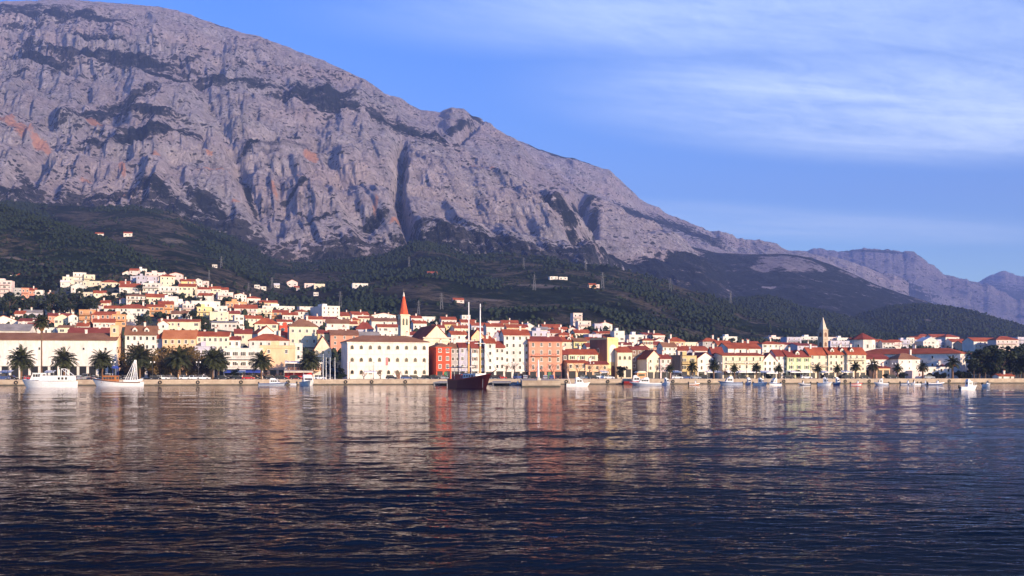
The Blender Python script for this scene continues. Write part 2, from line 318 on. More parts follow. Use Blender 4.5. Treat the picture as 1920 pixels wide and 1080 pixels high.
layer('far_mountain', 1380, 2350, 2.2, 110, [(1380, 480), (1440, 474), (1500, 469), (1535, 466), (1570, 472), (1595, 467), (1622, 464), (1650, 468), (1680, 471), (1705, 474), (1728, 484), (1750, 500), (1775, 516), (1795, 523), (1815, 525), (1850, 530), (1900, 560), (2350, 640)],
      [(1380, 9800), (2350, 9800)], [(1380, 640), (2350, 650)], [(1380, 6800), (2350, 6800)], ROCK_FAR, 1.15, 120, 800, 23, (), [(1640, 475, 90, 5, 3), (1690, 560, 80, 20, 25)], (), None, jag=9, strata=110)
layer('far_mountain', 1700, 2450, 2.4, 90, [(1700, 560), (1780, 545), (1830, 528), (1855, 517), (1885, 511), (1910, 515), (1940, 522), (2000, 505), (2100, 490), (2200, 510), (2450, 540)],
      [(1700, 12500), (2450, 12500)], [(1700, 640), (2450, 650)], [(1700, 10000), (2450, 10000)], ROCK_FAR, 1.1, 110, 900, 29, (), [(1880, 580, 200, 40, 5)], (), None, jag=8, strata=110)
layer('cliff_hill', 1150, 1950, 2.0, 130, [(1150, 470), (1235, 440), (1290, 462), (1340, 474), (1400, 479), (1470, 477), (1520, 484), (1560, 498), (1600, 515), (1650, 538), (1700, 556), (1745, 574), (1800, 600), (1950, 650)],
      [(1150, 4000), (1950, 3800)], [(1150, 640), (1950, 660)], [(1150, 2300), (1950, 2300)], ROCK_FAR, 1.0, 34, 420, 31, (), (), (), lambda U, PY, X, Y, Z: np.clip(1.05 - 1.5 * patches(U, PY, [(1475, 503, 52, 15, 8), (1430, 512, 22, 8, 0), (1535, 512, 12, 7, 20), (1590, 522, 20, 4, 10), (1440, 548, 14, 2, 0), (1230, 446, 30, 7, 25), (1290, 478, 30, 6, 20), (1640, 545, 12, 2, 10)]) + .25 * fbm(X / 300., Z / 200., 4, 88), 0, 1), jag=2)
layer('headland', 1560, 2350, 2.0, 100, [(1560, 612), (1600, 597), (1640, 583), (1680, 574), (1730, 570), (1760, 573), (1800, 579), (1830, 586), (1870, 600), (1920, 614), (2000, 632), (2350, 655)],
      [(1560, 2400), (2350, 2600)], [(1560, 655), (2350, 660)], [(1560, 1600), (2350, 1650)], SLOPE_DARK, .95, 14, 260, 37, (), (), [(1778, 592, 6, 5, 0), (1740, 606, 9, 3, 0), (1812, 602, 8, 3, 0), (1742, 618, 14, 5, 0)], None, jag=2)
layer('forest_hill', 1180, 1760, 2.0, 100, [(1180, 600), (1260, 580), (1300, 567), (1350, 563), (1400, 558), (1435, 555), (1465, 565), (1490, 576), (1530, 581), (1570, 592), (1620, 612), (1680, 630), (1760, 650)],
      [(1180, 2150), (1760, 2000)], [(1180, 640), (1760, 660)], [(1180, 1520), (1760, 1500)], SLOPE_DARK, .95, 14, 260, 41, (), (), [(1555, 588, 22, 7, 8), (1535, 585, 9, 6, 0), (1580, 592, 9, 4, 20)], None, jag=2)
layer('hillside', -420, 2350, 2.0, 10, HS_CREST, HS_Y, [(-420, 700), (2350, 700)], [(-420, 400), (2350, 430)], SLOPE) if False else None
# the slope behind the town: from the promenade up to the foot of the rock, one sheet
def hillside():
    u = np.arange(-420, 2350, 2.4); t = np.concatenate([np.linspace(0, 1, 60), np.linspace(1.02, 2, 120), np.linspace(2.05, 2.6, 8)])
    U, T = np.meshgrid(u, t); Y0 = (shoreY(u) + 8)[None]; Y1 = interp(YTOP, u)[None]; Y2 = interp(HS_Y, u)[None]
    Y = np.where(T <= 1, Y0 + (Y1 - Y0) * T, Y1 + (Y2 - Y1) * (T - 1))
    Z = ground(U, Y); Z = Z - np.clip(T - 2, 0, 9) * 260
    X = (U - 960) / F * Y; k = np.clip((T - 1) * 6, 0, 1)
    Z = Z - .35 * (T <= 1)
    PY = HZ - F * (Z - CAM_H) / Y
    me = grid_mesh('hillside', np.stack([X, Y, Z], -1), len(t), len(u))
    set_attr(me, 'warm', np.clip(patches(U, PY, [(330, 452, 34, 7, 12), (100, 437, 16, 4, 0), (575, 492, 30, 6, 10), (1045, 522, 24, 3, 3), (900, 563, 50, 3, 0), (800, 513, 16, 4, 20), (440, 470, 30, 5, 25), (1000, 535, 60, 4, 3), (660, 512, 20, 3, 5), (430, 492, 12, 8, 0), (590, 505, 14, 4, 0)]) + fbm(X / 25., Y / 40., 4, 61) * 1.3 - .45, 0, .8))
    fv = [(740, 505, 140, 28, 4), (680, 560, 110, 24, 6), (420, 470, 60, 22, 32), (560, 560, 60, 14, 4), (980, 590, 70, 12, 0), (1160, 590, 90, 26, 12), (1250, 560, 90, 18, 18), (870, 520, 70, 18, 15), (1090, 500, 70, 8, 6), (480, 520, 30, 14, 20), (1310, 590, 60, 28, 10), (110, 440, 80, 18, 20), (60, 400, 90, 18, 20)]
    vg = patches(U, PY, fv); set_attr(me, 'veg', np.clip(vg + fbm(X / 40., Y / 60., 4, 66) * .8, 0, 1) * (vg > 0))
    o = link('hillside', me, [SLOPE, EARTH], kind='structure')
    nc = len(u) - 1; mi = np.zeros((len(t) - 1, nc), np.int32); mi[:58] = 1
    me.polygons.foreach_set('material_index', mi.reshape(-1))
    return U, PY, X, Y, Z, vg
HS = hillside()
NEAR = [(-420, 300), (-150, 352), (0, 386), (60, 404), (130, 426), (200, 452), (250, 478), (300, 504), (350, 528), (430, 560), (520, 600)]
layer('near_hill', -420, 470, 2.2, 110, NEAR, [(-420, 1250), (200, 1150), (520, 950)], [(-420, 556), (0, 556), (230, 534), (330, 534), (400, 556), (520, 600)], [(-420, 850), (300, 860), (450, 800), (520, 790)], SLOPE, .9, 9, 170, 51, (),
      [(60, 400, 120, 12, 21), (200, 452, 80, 14, 26), (270, 490, 60, 12, 28), (90, 535, 40, 14, 0), (20, 425, 60, 14, 10)], [(98, 437, 15, 4, 0), (210, 478, 16, 3, 35), (60, 505, 40, 2.5, 5), (30, 492, 30, 2.5, 5)], None, jag=2)

# ---------------------------------------------------------------- sea and quay
def sea():
    m, t, b = newmat('sea_water'); pos = worldpos(t)
    t.nodes.remove(b); out = t.nodes['Material Output']
    body = N(t, 'ShaderNodeBsdfDiffuse'); body.inputs['Color'].default_value = (.001, .0045, .012, 1); b = N(t, 'ShaderNodeBsdfGlossy'); b.inputs['Roughness'].default_value = .015; b.inputs['Color'].default_value = (.93, .90, .92, 1)
    fr = N(t, 'ShaderNodeFresnel'); fr.inputs['IOR'].default_value = 1.33; ms = N(t, 'ShaderNodeMixShader'); sm = N(t, 'ShaderNodeMapRange', interpolation_type='SMOOTHSTEP'); L(t, fr.outputs[0], sm.inputs[0]); sm.inputs[1].default_value = .40; sm.inputs[2].default_value = .93; sm.inputs[3].default_value = .03; sm.inputs[4].default_value = .95; L(t, sm.outputs[0], ms.inputs[0]); L(t, body.outputs[0], ms.inputs[1]); L(t, b.outputs[0], ms.inputs[2]); L(t, ms.outputs[0], out.inputs['Surface'])
    mid = noise(t, 1, 4, .6, mapped(t, pos, (.5, 1.2, 1), (0, 0, R(-8))), .6)
    fin = noise(t, 1, 4, .6, mapped(t, pos, (2.2, 4.6, 1), (0, 0, R(10))), .8)
    bn = bump(t, b, math_(t, 'ADD', math_(t, 'MULTIPLY', mid, .085), math_(t, 'MULTIPLY', fin, .018)), 1.0, .55); L(t, bn.outputs[0], fr.inputs['Normal'])
    u = np.arange(-420, 2341, 3.0); py = np.concatenate([np.arange(1180, 800, -.65), np.arange(800, 742, -.5), np.linspace(742, 719.5, 46)])
    Y = CAM_H * F / (py - HZ); U, YY = np.meshgrid(u, Y); X = (U - 960) / F * YY; dY = np.gradient(-Y)[:, None] * -1; dY = np.abs(dY)
    Z = np.zeros(X.shape)
    def oct_(a, lx, ly, rot, seed, o=2):
        c, s = math.cos(R(rot)), math.sin(R(rot)); xr = X * c + YY * s; yr = -X * s + YY * c
        k = np.clip(ly / (3.0 * dY) - .5, 0, 1)
        return a * k * fbm(xr / lx + .4 * perlin(xr / lx / 2, yr / ly / 3, seed + 9), yr / ly, o, seed, .45)
    gust = .40 + 1.0 * np.clip(fbm(X / 60., YY / 26., 3, 301) * 1.4 + .5, 0, 1)
    Z = oct_(.085, 16, 6.5, -14, 101) + gust * (oct_(.050, 4.2, 2.0, 9, 111, 3) + oct_(.034, 1.5, .80, -18, 121, 3) + oct_(.017, .62, .33, 14, 131, 3))
    for i in range(3):   # long low wakes drifting across the bay
        a = R((-9, -24, 12)[i]); Z = Z + (.055, .04, .034)[i] * np.sin((X * math.sin(a) + YY * math.cos(a)) / (2.9, 2.1, 3.7)[i] + 2.2 * fbm(X / 40., YY / 40., 2, 140 + i)) * np.clip(2.2 / dY - .3, 0, 1) * np.clip(fbm(X / 90., YY / 40., 3, 150 + i) * 2 + .5, 0, 1)
    ed = np.minimum(np.clip((U - u[0]) / 60, 0, 1), np.clip((u[-1] - U) / 60, 0, 1)); Z = Z * ed; Z[0] = 0; Z[-3:] = 0
    nr, nc = len(Y), len(u); V = np.stack([X, YY, Z], -1); me = grid_mesh('sea', V, nr, nc)
    bm = bmesh.new(); bm.from_mesh(me); bm.verts.ensure_lookup_table()
    nl, nrr, fl, fr = bm.verts[0], bm.verts[nc - 1], bm.verts[(nr - 1) * nc], bm.verts[nr * nc - 1]
    C = lambda x, y: bm.verts.new((x, y, 0))
    a0, a1, b0, b1 = C(-9000, -55), C(9000, -55), C(-9000, fl.co.y), C(9000, fl.co.y); d0, d1 = C(-9000, 14000), C(9000, 14000)
    bm.faces.new([a0, a1, nrr, nl]); bm.faces.new([a0, nl, fl, b0]) ; bm.faces.new([nrr, a1, b1, fr]); bm.faces.new([b0, fl, fr, b1, d1, d0])
    bm.normal_update()
    for f in bm.faces:
        if f.normal.z < 0: f.normal_flip()
        f.smooth = len(f.verts) == 4 and f.calc_area() < 400
    bm.to_mesh(me); bm.free(); return link('sea', me, m, kind='structure')
sea()
# ---------------------------------------------------------------- mesh builder
rnd = random.Random(11)
class MB:
    def __init__(s): s.v = []; s.f = []; s.m = []
    def face(s, pts, m=0):
        i = len(s.v); s.v += [tuple(p) for p in pts]; s.f.append(tuple(range(i, i + len(pts)))); s.m.append(m); return s
    def box(s, x0, x1, y0, y1, z0, z1, m=0):
        i = len(s.v); s.v += [(x, y, z) for z in (z0, z1) for y in (y0, y1) for x in (x0, x1)]
        for q in ((0, 2, 3, 1), (4, 5, 7, 6), (0, 1, 5, 4), (2, 6, 7, 3), (0, 4, 6, 2), (1, 3, 7, 5)):
            s.f.append(tuple(i + k for k in q)); s.m.append(m)
        return s
    def prism(s, poly, y0, y1, m=0, axis='y'):
        """poly: (a, z) outline, counter-clockwise seen from -y; extruded along y (or x)"""
        n = len(poly); i = len(s.v)
        for t in (y0, y1): s.v += [((a, t, z) if axis == 'y' else (t, a, z)) for a, z in poly]
        fl = axis != 'y'
        a = tuple(i + k for k in range(n)); b = tuple(i + n + k for k in reversed(range(n)))
        s.f += [a[::-1] if fl else a, b[::-1] if fl else b]; s.m += [m, m]
        for k in range(n):
            q = (i + k, i + n + k, i + n + (k + 1) % n, i + (k + 1) % n); s.f.append(q[::-1] if fl else q); s.m.append(m)
        return s
    def tube(s, p0, p1, r0, r1=None, n=6, m=0):
        r1 = r0 if r1 is None else r1; p0 = Vector(p0); p1 = Vector(p1); d = (p1 - p0)
        if d.length < 1e-6: return s
        d.normalize(); a = d.orthogonal().normalized(); b = d.cross(a); i = len(s.v)
        for p, r in ((p0, r0), (p1, r1)):
            for k in range(n):
                w = 2 * math.pi * k / n; s.v.append(tuple(p + a * (r * math.cos(w)) + b * (r * math.sin(w))))
        for k in range(n): s.f.append((i + k, i + (k + 1) % n, i + n + (k + 1) % n, i + n + k)); s.m.append(m)
        s.f += [tuple(i + k for k in reversed(range(n))), tuple(i + n + k for k in range(n))]; s.m += [m, m]; return s
    def lathe(s, prof, n=10, c=(0, 0), m=0):
        i = len(s.v)
        for r, z in prof:
            for k in range(n): w = 2 * math.pi * (k + .5) / n; s.v.append((c[0] + r * math.cos(w), c[1] + r * math.sin(w), z))
        for j in range(len(prof) - 1):
            for k in range(n): s.f.append((i + j * n + k, i + j * n + (k + 1) % n, i + (j + 1) * n + (k + 1) % n, i + (j + 1) * n + k)); s.m.append(m)
        s.f += [tuple(i + k for k in reversed(range(n))), tuple(i + (len(prof) - 1) * n + k for k in range(n))]; s.m += [m, m]; return s
    def mesh(s, name):
        me = D.meshes.new(name); me.from_pydata(s.v, [], s.f); me.polygons.foreach_set('material_index', s.m); me.update(); return me
    def build(s, name, mats, parent=None, smooth=False, loc=None):
        o = link(name, s.mesh(name), mats, parent, smooth=smooth)
        if loc: o.location = loc
        return o
def empty(name, loc, rz=0, scale=1):
    o = D.objects.new(name, None); COL.objects.link(o); o.location = loc; o.rotation_euler = (0, 0, rz); o.empty_display_size = .5
    if scale != 1: o.scale = (scale,) * 3
    return o
def tag(o, label, cat, group=None):
    o['label'] = label; o['category'] = cat
    if group: o['group'] = group
    return o
def part(name, me, parent, loc=(0, 0, 0), scale=(1, 1, 1), rz=0):
    """one more object on an existing mesh, under its thing"""
    o = D.objects.new(name, me); COL.objects.link(o); o.parent = parent; o.location = loc; o.scale = scale; o.rotation_euler = (0, 0, rz); return o
KIDS = {}
def copy_tree(o, parent=None):
    c = o.copy(); COL.objects.link(c)
    if parent is not None: c.parent = parent
    for ch in list(o.children): copy_tree(ch, c)
    return c

# ---------------------------------------------------------------- plain materials
def plaster(name, col, stain=.16, rough=.9):
    m, t, b = newmat(name); p = worldpos(t)
    f = noise(t, .35, 6, .65, mapped(t, p, (1, 1, .55))); f2 = noise(t, 1.6, 5, .7, mapped(t, p, (1, 1, .25)))
    k = math_(t, 'ADD', math_(t, 'MULTIPLY', f, .6), math_(t, 'MULTIPLY', f2, .4))
    c = mixc(t, rng(t, k, .36, .66), tuple(x * (1 - stain * 1.7) for x in col), tuple(min(.88, x * 1.05) for x in col))
    L(t, c, b.inputs['Base Color']); b.inputs['Roughness'].default_value = rough; b.inputs['Specular IOR Level'].default_value = .15
    return m
def tiles(name, a, c_):
    m, t, b = newmat(name); p = worldpos(t)
    f = noise(t, .22, 5, .6, p); g = noise(t, 3.2, 4, .7, p)
    c = mixc(t, rng(t, f, .35, .66), a, c_); c = mixc(t, rng(t, g, .5, .72, 0, .55), c, tuple(x * .5 for x in a))
    w = N(t, 'ShaderNodeTexWave', wave_type='BANDS', bands_direction='X'); w.inputs['Scale'].default_value = 1.1; w.inputs['Distortion'].default_value = .4; L(t, p, w.inputs['Vector'])
    c = mixc(t, math_(t, 'MULTIPLY', w.outputs['Fac'], .22), c, tuple(x * .45 for x in a))
    L(t, c, b.inputs['Base Color']); b.inputs['Roughness'].default_value = .9; b.inputs['Specular IOR Level'].default_value = .15
    bump(t, b, w.outputs['Fac'], .5, .08); return m
def flat(name, col, rough=.6, metal=0, spec=.3):
    m, t, b = newmat(name); p = worldpos(t)
    c = mixc(t, rng(t, noise(t, 2.2, 4, .6, p), .3, .7), tuple(x * .84 for x in col), tuple(min(.9, x * 1.08) for x in col))
    L(t, c, b.inputs['Base Color']); b.inputs['Roughness'].default_value = rough; b.inputs['Metallic'].default_value = metal
    b.inputs['Specular IOR Level'].default_value = spec; return m
WALL = {'W': plaster('white_plaster', (.76, .70, .62), .2), 'C': plaster('cream_plaster', (.76, .65, .47)), 'Y': plaster('yellow_plaster', (.74, .56, .27)), 'P': plaster('pink_plaster', (.76, .60, .54)),
        'S': plaster('salmon_plaster', (.64, .29, .19)), 'O': plaster('orange_plaster', (.66, .34, .17)), 'L': plaster('lilac_plaster', (.52, .49, .56)), 'G': plaster('grey_plaster', (.40, .38, .36)),
        'B': plaster('rubble_stone', (.27, .20, .15), .3), 'D': plaster('red_plaster', (.62, .10, .05)), 'E': plaster('pale_green_plaster', (.66, .68, .40)), 'H': plaster('peach_plaster', (.78, .50, .30)), 'K': plaster('dark_stone', (.10, .085, .085), .3), 'V': plaster('ochre_plaster', (.62, .46, .22))}  # wall K carries the shade of unlit house sides in its colour
WNAME = {'W': 'white', 'C': 'cream', 'Y': 'yellow', 'P': 'pink', 'S': 'salmon', 'O': 'orange', 'L': 'lilac grey', 'G': 'grey', 'B': 'brown stone', 'D': 'red', 'E': 'pale green', 'H': 'peach', 'K': 'shade dark', 'V': 'ochre'}
ROOF = {'r': tiles('terracotta_tiles', (.27, .058, .028), (.43, .112, .048)), 'd': tiles('dark_red_tiles', (.20, .042, .03), (.29, .07, .045)), 'b': tiles('brown_tiles', (.20, .09, .05), (.29, .145, .085)), 'o': tiles('orange_tiles', (.40, .13, .05), (.52, .20, .09)), 'g': tiles('grey_tiles', (.20, .18, .17), (.33, .30, .28)), 'w': plaster('white_roof', (.74, .71, .68))}
RNAME = {'r': 'red', 'd': 'dark red', 'b': 'brown', 'o': 'orange', 'g': 'grey', 'w': 'white'}
GLASS, _t, _b = newmat('window_glass'); _b.inputs['Base Color'].default_value = (.018, .018, .022, 1); _b.inputs['Roughness'].default_value = .12
_c = mixc(_t, rng(_t, noise(_t, .45, 2, .5, worldpos(_t)), .38, .6), (.012, .012, .016), (.075, .06, .055)); L(_t, _c, _b.inputs['Base Color'])
OPEN_SHADE = flat('opening_shade', (.02, .018, .018), .3); FRAME = flat('painted_frame', (.74, .70, .64), .6); STONE = plaster('pale_stone', (.66, .57, .45), .2); SH_G = flat('green_shutter', (.06, .15, .07), .7); SH_B = flat('brown_shutter', (.17, .08, .045), .7)
IRON = flat('dark_iron', (.035, .033, .035), .5); PINKC = flat('dusty_pink_cloth', (.52, .20, .19), .85); WPAINT = flat('white_paint', (.80, .79, .78), .35); CANVAS = flat('white_canvas', (.78, .75, .70), .85); BLUE = flat('blue_canvas', (.03, .06, .30), .8)
RED = flat('red_paint', (.50, .03, .025), .4); WOOD = flat('varnished_wood', (.42, .15, .04), .35); DKRED = flat('dark_red_hull', (.19, .026, .02), .4); BLACK = flat('black_paint', (.02, .018, .02), .45)
MASTW = flat('mast_wood', (.62, .36, .13), .5); NAVY = flat('navy_hull', (.10, .14, .26), .35); BLUEG = flat('blue_grey_paint', (.42, .47, .58), .4); RUBBER = flat('tyre_rubber', (.02, .02, .02), .8); ORANGE = flat('orange_fruit', (.55, .20, .04), .7)
GALV = flat('galvanised_steel', (.42, .42, .44), .5, .4); LATTICE = flat('weathered_lattice', (.16, .16, .17), .7)

# ---------------------------------------------------------------- window meshes, one metre units (x width, z height), front at y=0 facing -y
def winmesh(kind):
    b = MB()
    if kind == 'arch':
        pts = lambda r, z0, zt: [(-r, z0)] + [(r, z0)] + [(r * math.cos(a), zt - r + r * math.sin(a)) for a in [math.pi * k / 8 for k in range(9)]]
        b.prism(pts(.62, -.62, .62), -.07, .03, 1); b.prism(pts(.46, -.5, .46), -.10, .02, 0)
    elif kind == 'wide':
        b.box(-.5, .5, -.05, .03, -.5, .5, 0); b.box(-.53, .53, -.08, .03, .5, .58, 1)
        for x in (-.5, -.17, .17, .5): b.box(x - .02, x + .02, -.075, .03, -.5, .5, 1)
    else:
        b.box(-.42, .42, -.06, .03, -.44, .44, 0)
        b.box(-.54, -.42, -.09, .03, -.44, .44, 1); b.box(.42, .54, -.09, .03, -.44, .44, 1); b.box(-.54, .54, -.09, .03, .44, .53, 1); b.box(-.6, .6, -.13, .03, -.55, -.44, 1)
        if kind == 'plain': b.box(-.03, .03, -.085, .03, -.44, .44, 1)
        if kind in 'gb':
            b.box(-1.0, -.56, -.12, .03, -.5, .5, 2); b.box(.56, 1.0, -.12, .03, -.5, .5, 2)
        if kind == 'closed': b.box(-.41, .41, -.085, .03, -.43, .43, 2)
    me = b.mesh('window')
    for m in (GLASS, STONE if kind == 'arch' else FRAME, SH_G if kind == 'g' else SH_B): me.materials.append(m)
    return me
WIN = {k: winmesh(k) for k in ('plain', 'arch', 'wide', 'g', 'b', 'closed', 'bare')}
def chimney_mesh():
    b = MB(); b.box(-.4, .4, -.35, .35, -1.2, 1.2, 0); b.box(-.5, .5, -.45, .45, 1.2, 1.4, 0); b.box(-.3, .3, -.25, .25, 1.4, 1.7, 1)
    me = b.mesh('chimney'); me.materials.append(WALL['W']); me.materials.append(ROOF['r']); return me
CHIM = chimney_mesh()
def dormer_mesh():
    b = MB(); b.prism([(-.8, -1), (.8, -1), (.8, .6), (0, 1.35), (-.8, .6)], 0, 2.6, 0); b.prism([(-1, .5), (0, 1.5), (1, .5), (1, .68), (0, 1.7), (-1, .68)][::1], -.2, 2.6, 1)
    b.box(-.42, .42, -.05, .05, -.6, .5, 2); me = b.mesh('dormer')
    for m in (WALL['W'], ROOF['r'], GLASS): me.materials.append(m)
    return me
DORM = dormer_mesh()
HOUSES = []
def house(px0, px1, eave, base, wall, roof, lab=None, off=None, Y=None, yaw=None, d=None, rp=None, win='auto', nf=None, nc=None, ws=(1, 1), side=0, bal=None, chim=1, dorm=(), awn=None, door=0, cat='house', name='house', group=None, cornice=0, arc=None, found=3.0, shop=0, gtop=None, jit=1):
    pc = (px0 + px1) / 2
    if Y is None: Y = float(shoreY(pc)) + off if off is not None else y_at(pc, base)
    if yaw is None: yaw = 14 + rnd.uniform(-5, 5)
    th = math.degrees(math.atan((pc - 960) / F)); x = (pc - 960) / F * Y
    z = gz(x, Y) if off is not None or base is None else zof(base, Y)
    h = zof(eave, Y) - z
    Wd = (px1 - px0) / F * Y / max(.35, math.cos(R(yaw + th)) * 1.0)
    if d is None: d = min(12.5, max(7, Wd * .75))
    root = empty(name, (x, Y, z), R(yaw)); a, b_ = -Wd / 2, Wd / 2
    wm, rt = WALL[wall], roof[0]; rm = ROOF[roof[1]] if len(roof) > 1 else ROOF['g']
    short = min(d, Wd) if rt == 'p' else (d if rt == 'h' else Wd)
    rh = rp / F * Y if rp else short / 2 * .46
    ov = .45; b = MB()
    if rt == 'h': b.prism([(0, -found), (d, -found), (d, h), (d / 2, h + rh), (0, h)], a, b_, 0, 'x')
    elif rt == 'g': b.prism([(a, -found), (b_, -found), (b_, h), (0, h + rh), (a, h)], 0, d, 0)
    elif rt == 'f': b.box(a, b_, 0, d, -found, h + .35)
    else: b.box(a, b_, 0, d, -found, h)
    if cornice: b.box(a - .25, b_ + .25, -.25, d + .25, h - .55, h - .12)
    if arc:
        for zz in arc: b.box(a - .05, b_ + .05, -.12, d, h * zz, h * zz + .25)
    w = b.build('wall', wm, root)
    b = MB(); t = .22
    if rt == 'h':
        k = rh / (d / 2) * ov
        b.prism([(-ov, h - k + .02), (d / 2, h + rh + .02), (d + ov, h - k + .02), (d + ov, h - k + t), (d / 2, h + rh + t + .05), (-ov, h - k + t)], a - ov * .7, b_ + ov * .7, 0, 'x')
    elif rt == 'g':
        k = rh / (Wd / 2) * ov
        b.prism([(a - ov, h - k + .02), (0, h + rh + .02), (b_ + ov, h - k + .02), (b_ + ov, h - k + t), (0, h + rh + t + .05), (a - ov, h - k + t)], -ov * .6, d + ov * .6, 0)
    elif rt == 'f':
        b.box(a - .15, b_ + .15, -.15, d + .15, h + .36, h + .5)
        if Wd > 6 and chim: b.box(a + Wd * .3, a + Wd * .55, d * .4, d * .8, h + .5, h + 2.2)
    else:
        i = len(b.v); hx = max(0, Wd / 2 - d / 2) if Wd > d else 0; hy = max(0, d / 2 - Wd / 2) if d > Wd else 0
        c4 = [(a - ov, -ov), (b_ + ov, -ov), (b_ + ov, d + ov), (a - ov, d + ov)]
        top = [(-hx, d / 2 - hy, h + rh), (hx, d / 2 - hy, h + rh), (hx, d / 2 + hy, h + rh), (-hx, d / 2 + hy, h + rh)]
        lo = [(p[0], p[1], h - .1) for p in c4]; up = [(p[0], p[1], h + .1) for p in c4]
        b.face(lo[::-1])
        for k in range(4): q = (k + 1) % 4; b.face([lo[k], lo[q], up[q], up[k]]); b.face([up[k], up[q], top[q], top[k]])
    rf = b.build('roof', [rm, wm] if rt != 'f' else [ROOF['w'] if wall in 'WC' else wm], root)
    if chim and rt != 'f' and Y < 800:
        for k in range(1 if Wd < 14 else 2):
            fx = rnd.uniform(-.32, .32) * Wd if k == 0 else .28 * Wd
            part('chimney', CHIM, rf, (fx, d * .5 + rnd.uniform(-.8, .2), h + rh + .1 - (abs(fx) / (Wd / 2) * rh if rt == 'g' else 0)), (rnd.uniform(.8, 1.2),) * 2 + (1,))
    for dx_ in dorm:
        part('dormer', DORM, rf, (dx_ * Wd, d * .5 * .28, h + rh * .28 + .4), (1.05, 1, 1.05))
    # windows
    nf = nf or max(1, round(h / 3.1)); nc = nc if nc is not None else max(1, round(Wd / 3.3))
    if win:
        fh = h / nf
        for f in range(1 if shop else 0, nf):
            for c in range(nc):
                if win == 'auto' and rnd.random() < .12: continue
                k = win if win != 'auto' else rnd.choice(['plain', 'plain', 'bare', 'bare', 'closed', 'wide' if Y > 470 else 'plain'])
                sx = ws[0] * (min(1.9, Wd / nc * .72) if k == 'wide' else 1.0); sz = ws[1] * (1.45 if k != 'wide' else 1.25)
                if jit: sz *= rnd.uniform(.9, 1.1)
                part('window', WIN[k], root, (a + Wd * (c + .5) / nc, 0, fh * (f + .55)), (sx, 1, sz))
        for f in range(nf):
            for c in range(side):
                part('window', WIN['bare'], root, (a, d * (c + .6) / (side + .4), fh * (f + .55)), (1, 1, 1.4), R(-90))
    if bal:
        for f in (range(1, nf) if bal is True else bal):
            b = MB(); zb = h / nf * f; b.box(a * .86, b_ * .86, -1.3, -.01, zb - .02, zb + .16, 0); b.box(a * .86, b_ * .86, -1.3, -1.2, zb + .95, zb + 1.03, 1)
            n = max(4, int(Wd / .8))
            for k in range(n + 1): xx = a * .86 + (Wd * .86) * k / n; b.box(xx - .03, xx + .03, -1.28, -1.22, zb + .16, zb + .95, 1)
            b.build('balcony', [wm, IRON], root)
    if shop:  # dark panels added for ground floor openings and the shade over them
        n = max(1, round(Wd / 3.4)); zt = min(3.3, h / nf * .92) if not isinstance(shop, float) else shop; b = MB()
        for k in range(n):
            xa, xb = a + Wd * (k + .14) / n, a + Wd * (k + .86) / n; b.box(xa, xb, -.07, .02, .05, zt)
        b.box(a + .1, b_ - .1, -.32, .02, zt + .12, zt + .38, 1); b.build('shaded_openings', [OPEN_SHADE, wm], root)
    if door:
        b = MB(); b.prism([(-.7, 0), (.7, 0), (.7, 2.1)] + [(.7 * math.cos(q), 2.1 + .7 * math.sin(q)) for q in (.5, 1.05, 1.57, 2.1, 2.6)] + [(-.7, 2.1)], -.08, .03)
        b.build('door', [SH_B if door == 1 else SH_G], root, loc=(Wd * .12, 0, 0))
    if awn:
        b = MB(); zt = min(3.3, h * .4); b.prism([(-2.6, zt - .75), (0, zt), (0, zt + .08), (-2.6, zt - .67)][::1], a * .9, b_ * .9, 0, 'x'); b.box(a * .9, b_ * .9, -2.62, -2.56, zt - 1.0, zt - .66)
        b.build('awning', [{'w': CANVAS, 'b': BLUE, 'r': RED, 'g': SH_G}[awn]], root)
    tag(root, lab or '', cat, group)
    HOUSES.append(dict(o=root, lab=lab, px=pc, py=(eave + (base or eave + 12)) / 2, wall=wall, roof=roof, nf=nf, w=px1 - px0, h=h, Y=Y, bal=bool(bal)))
    return root
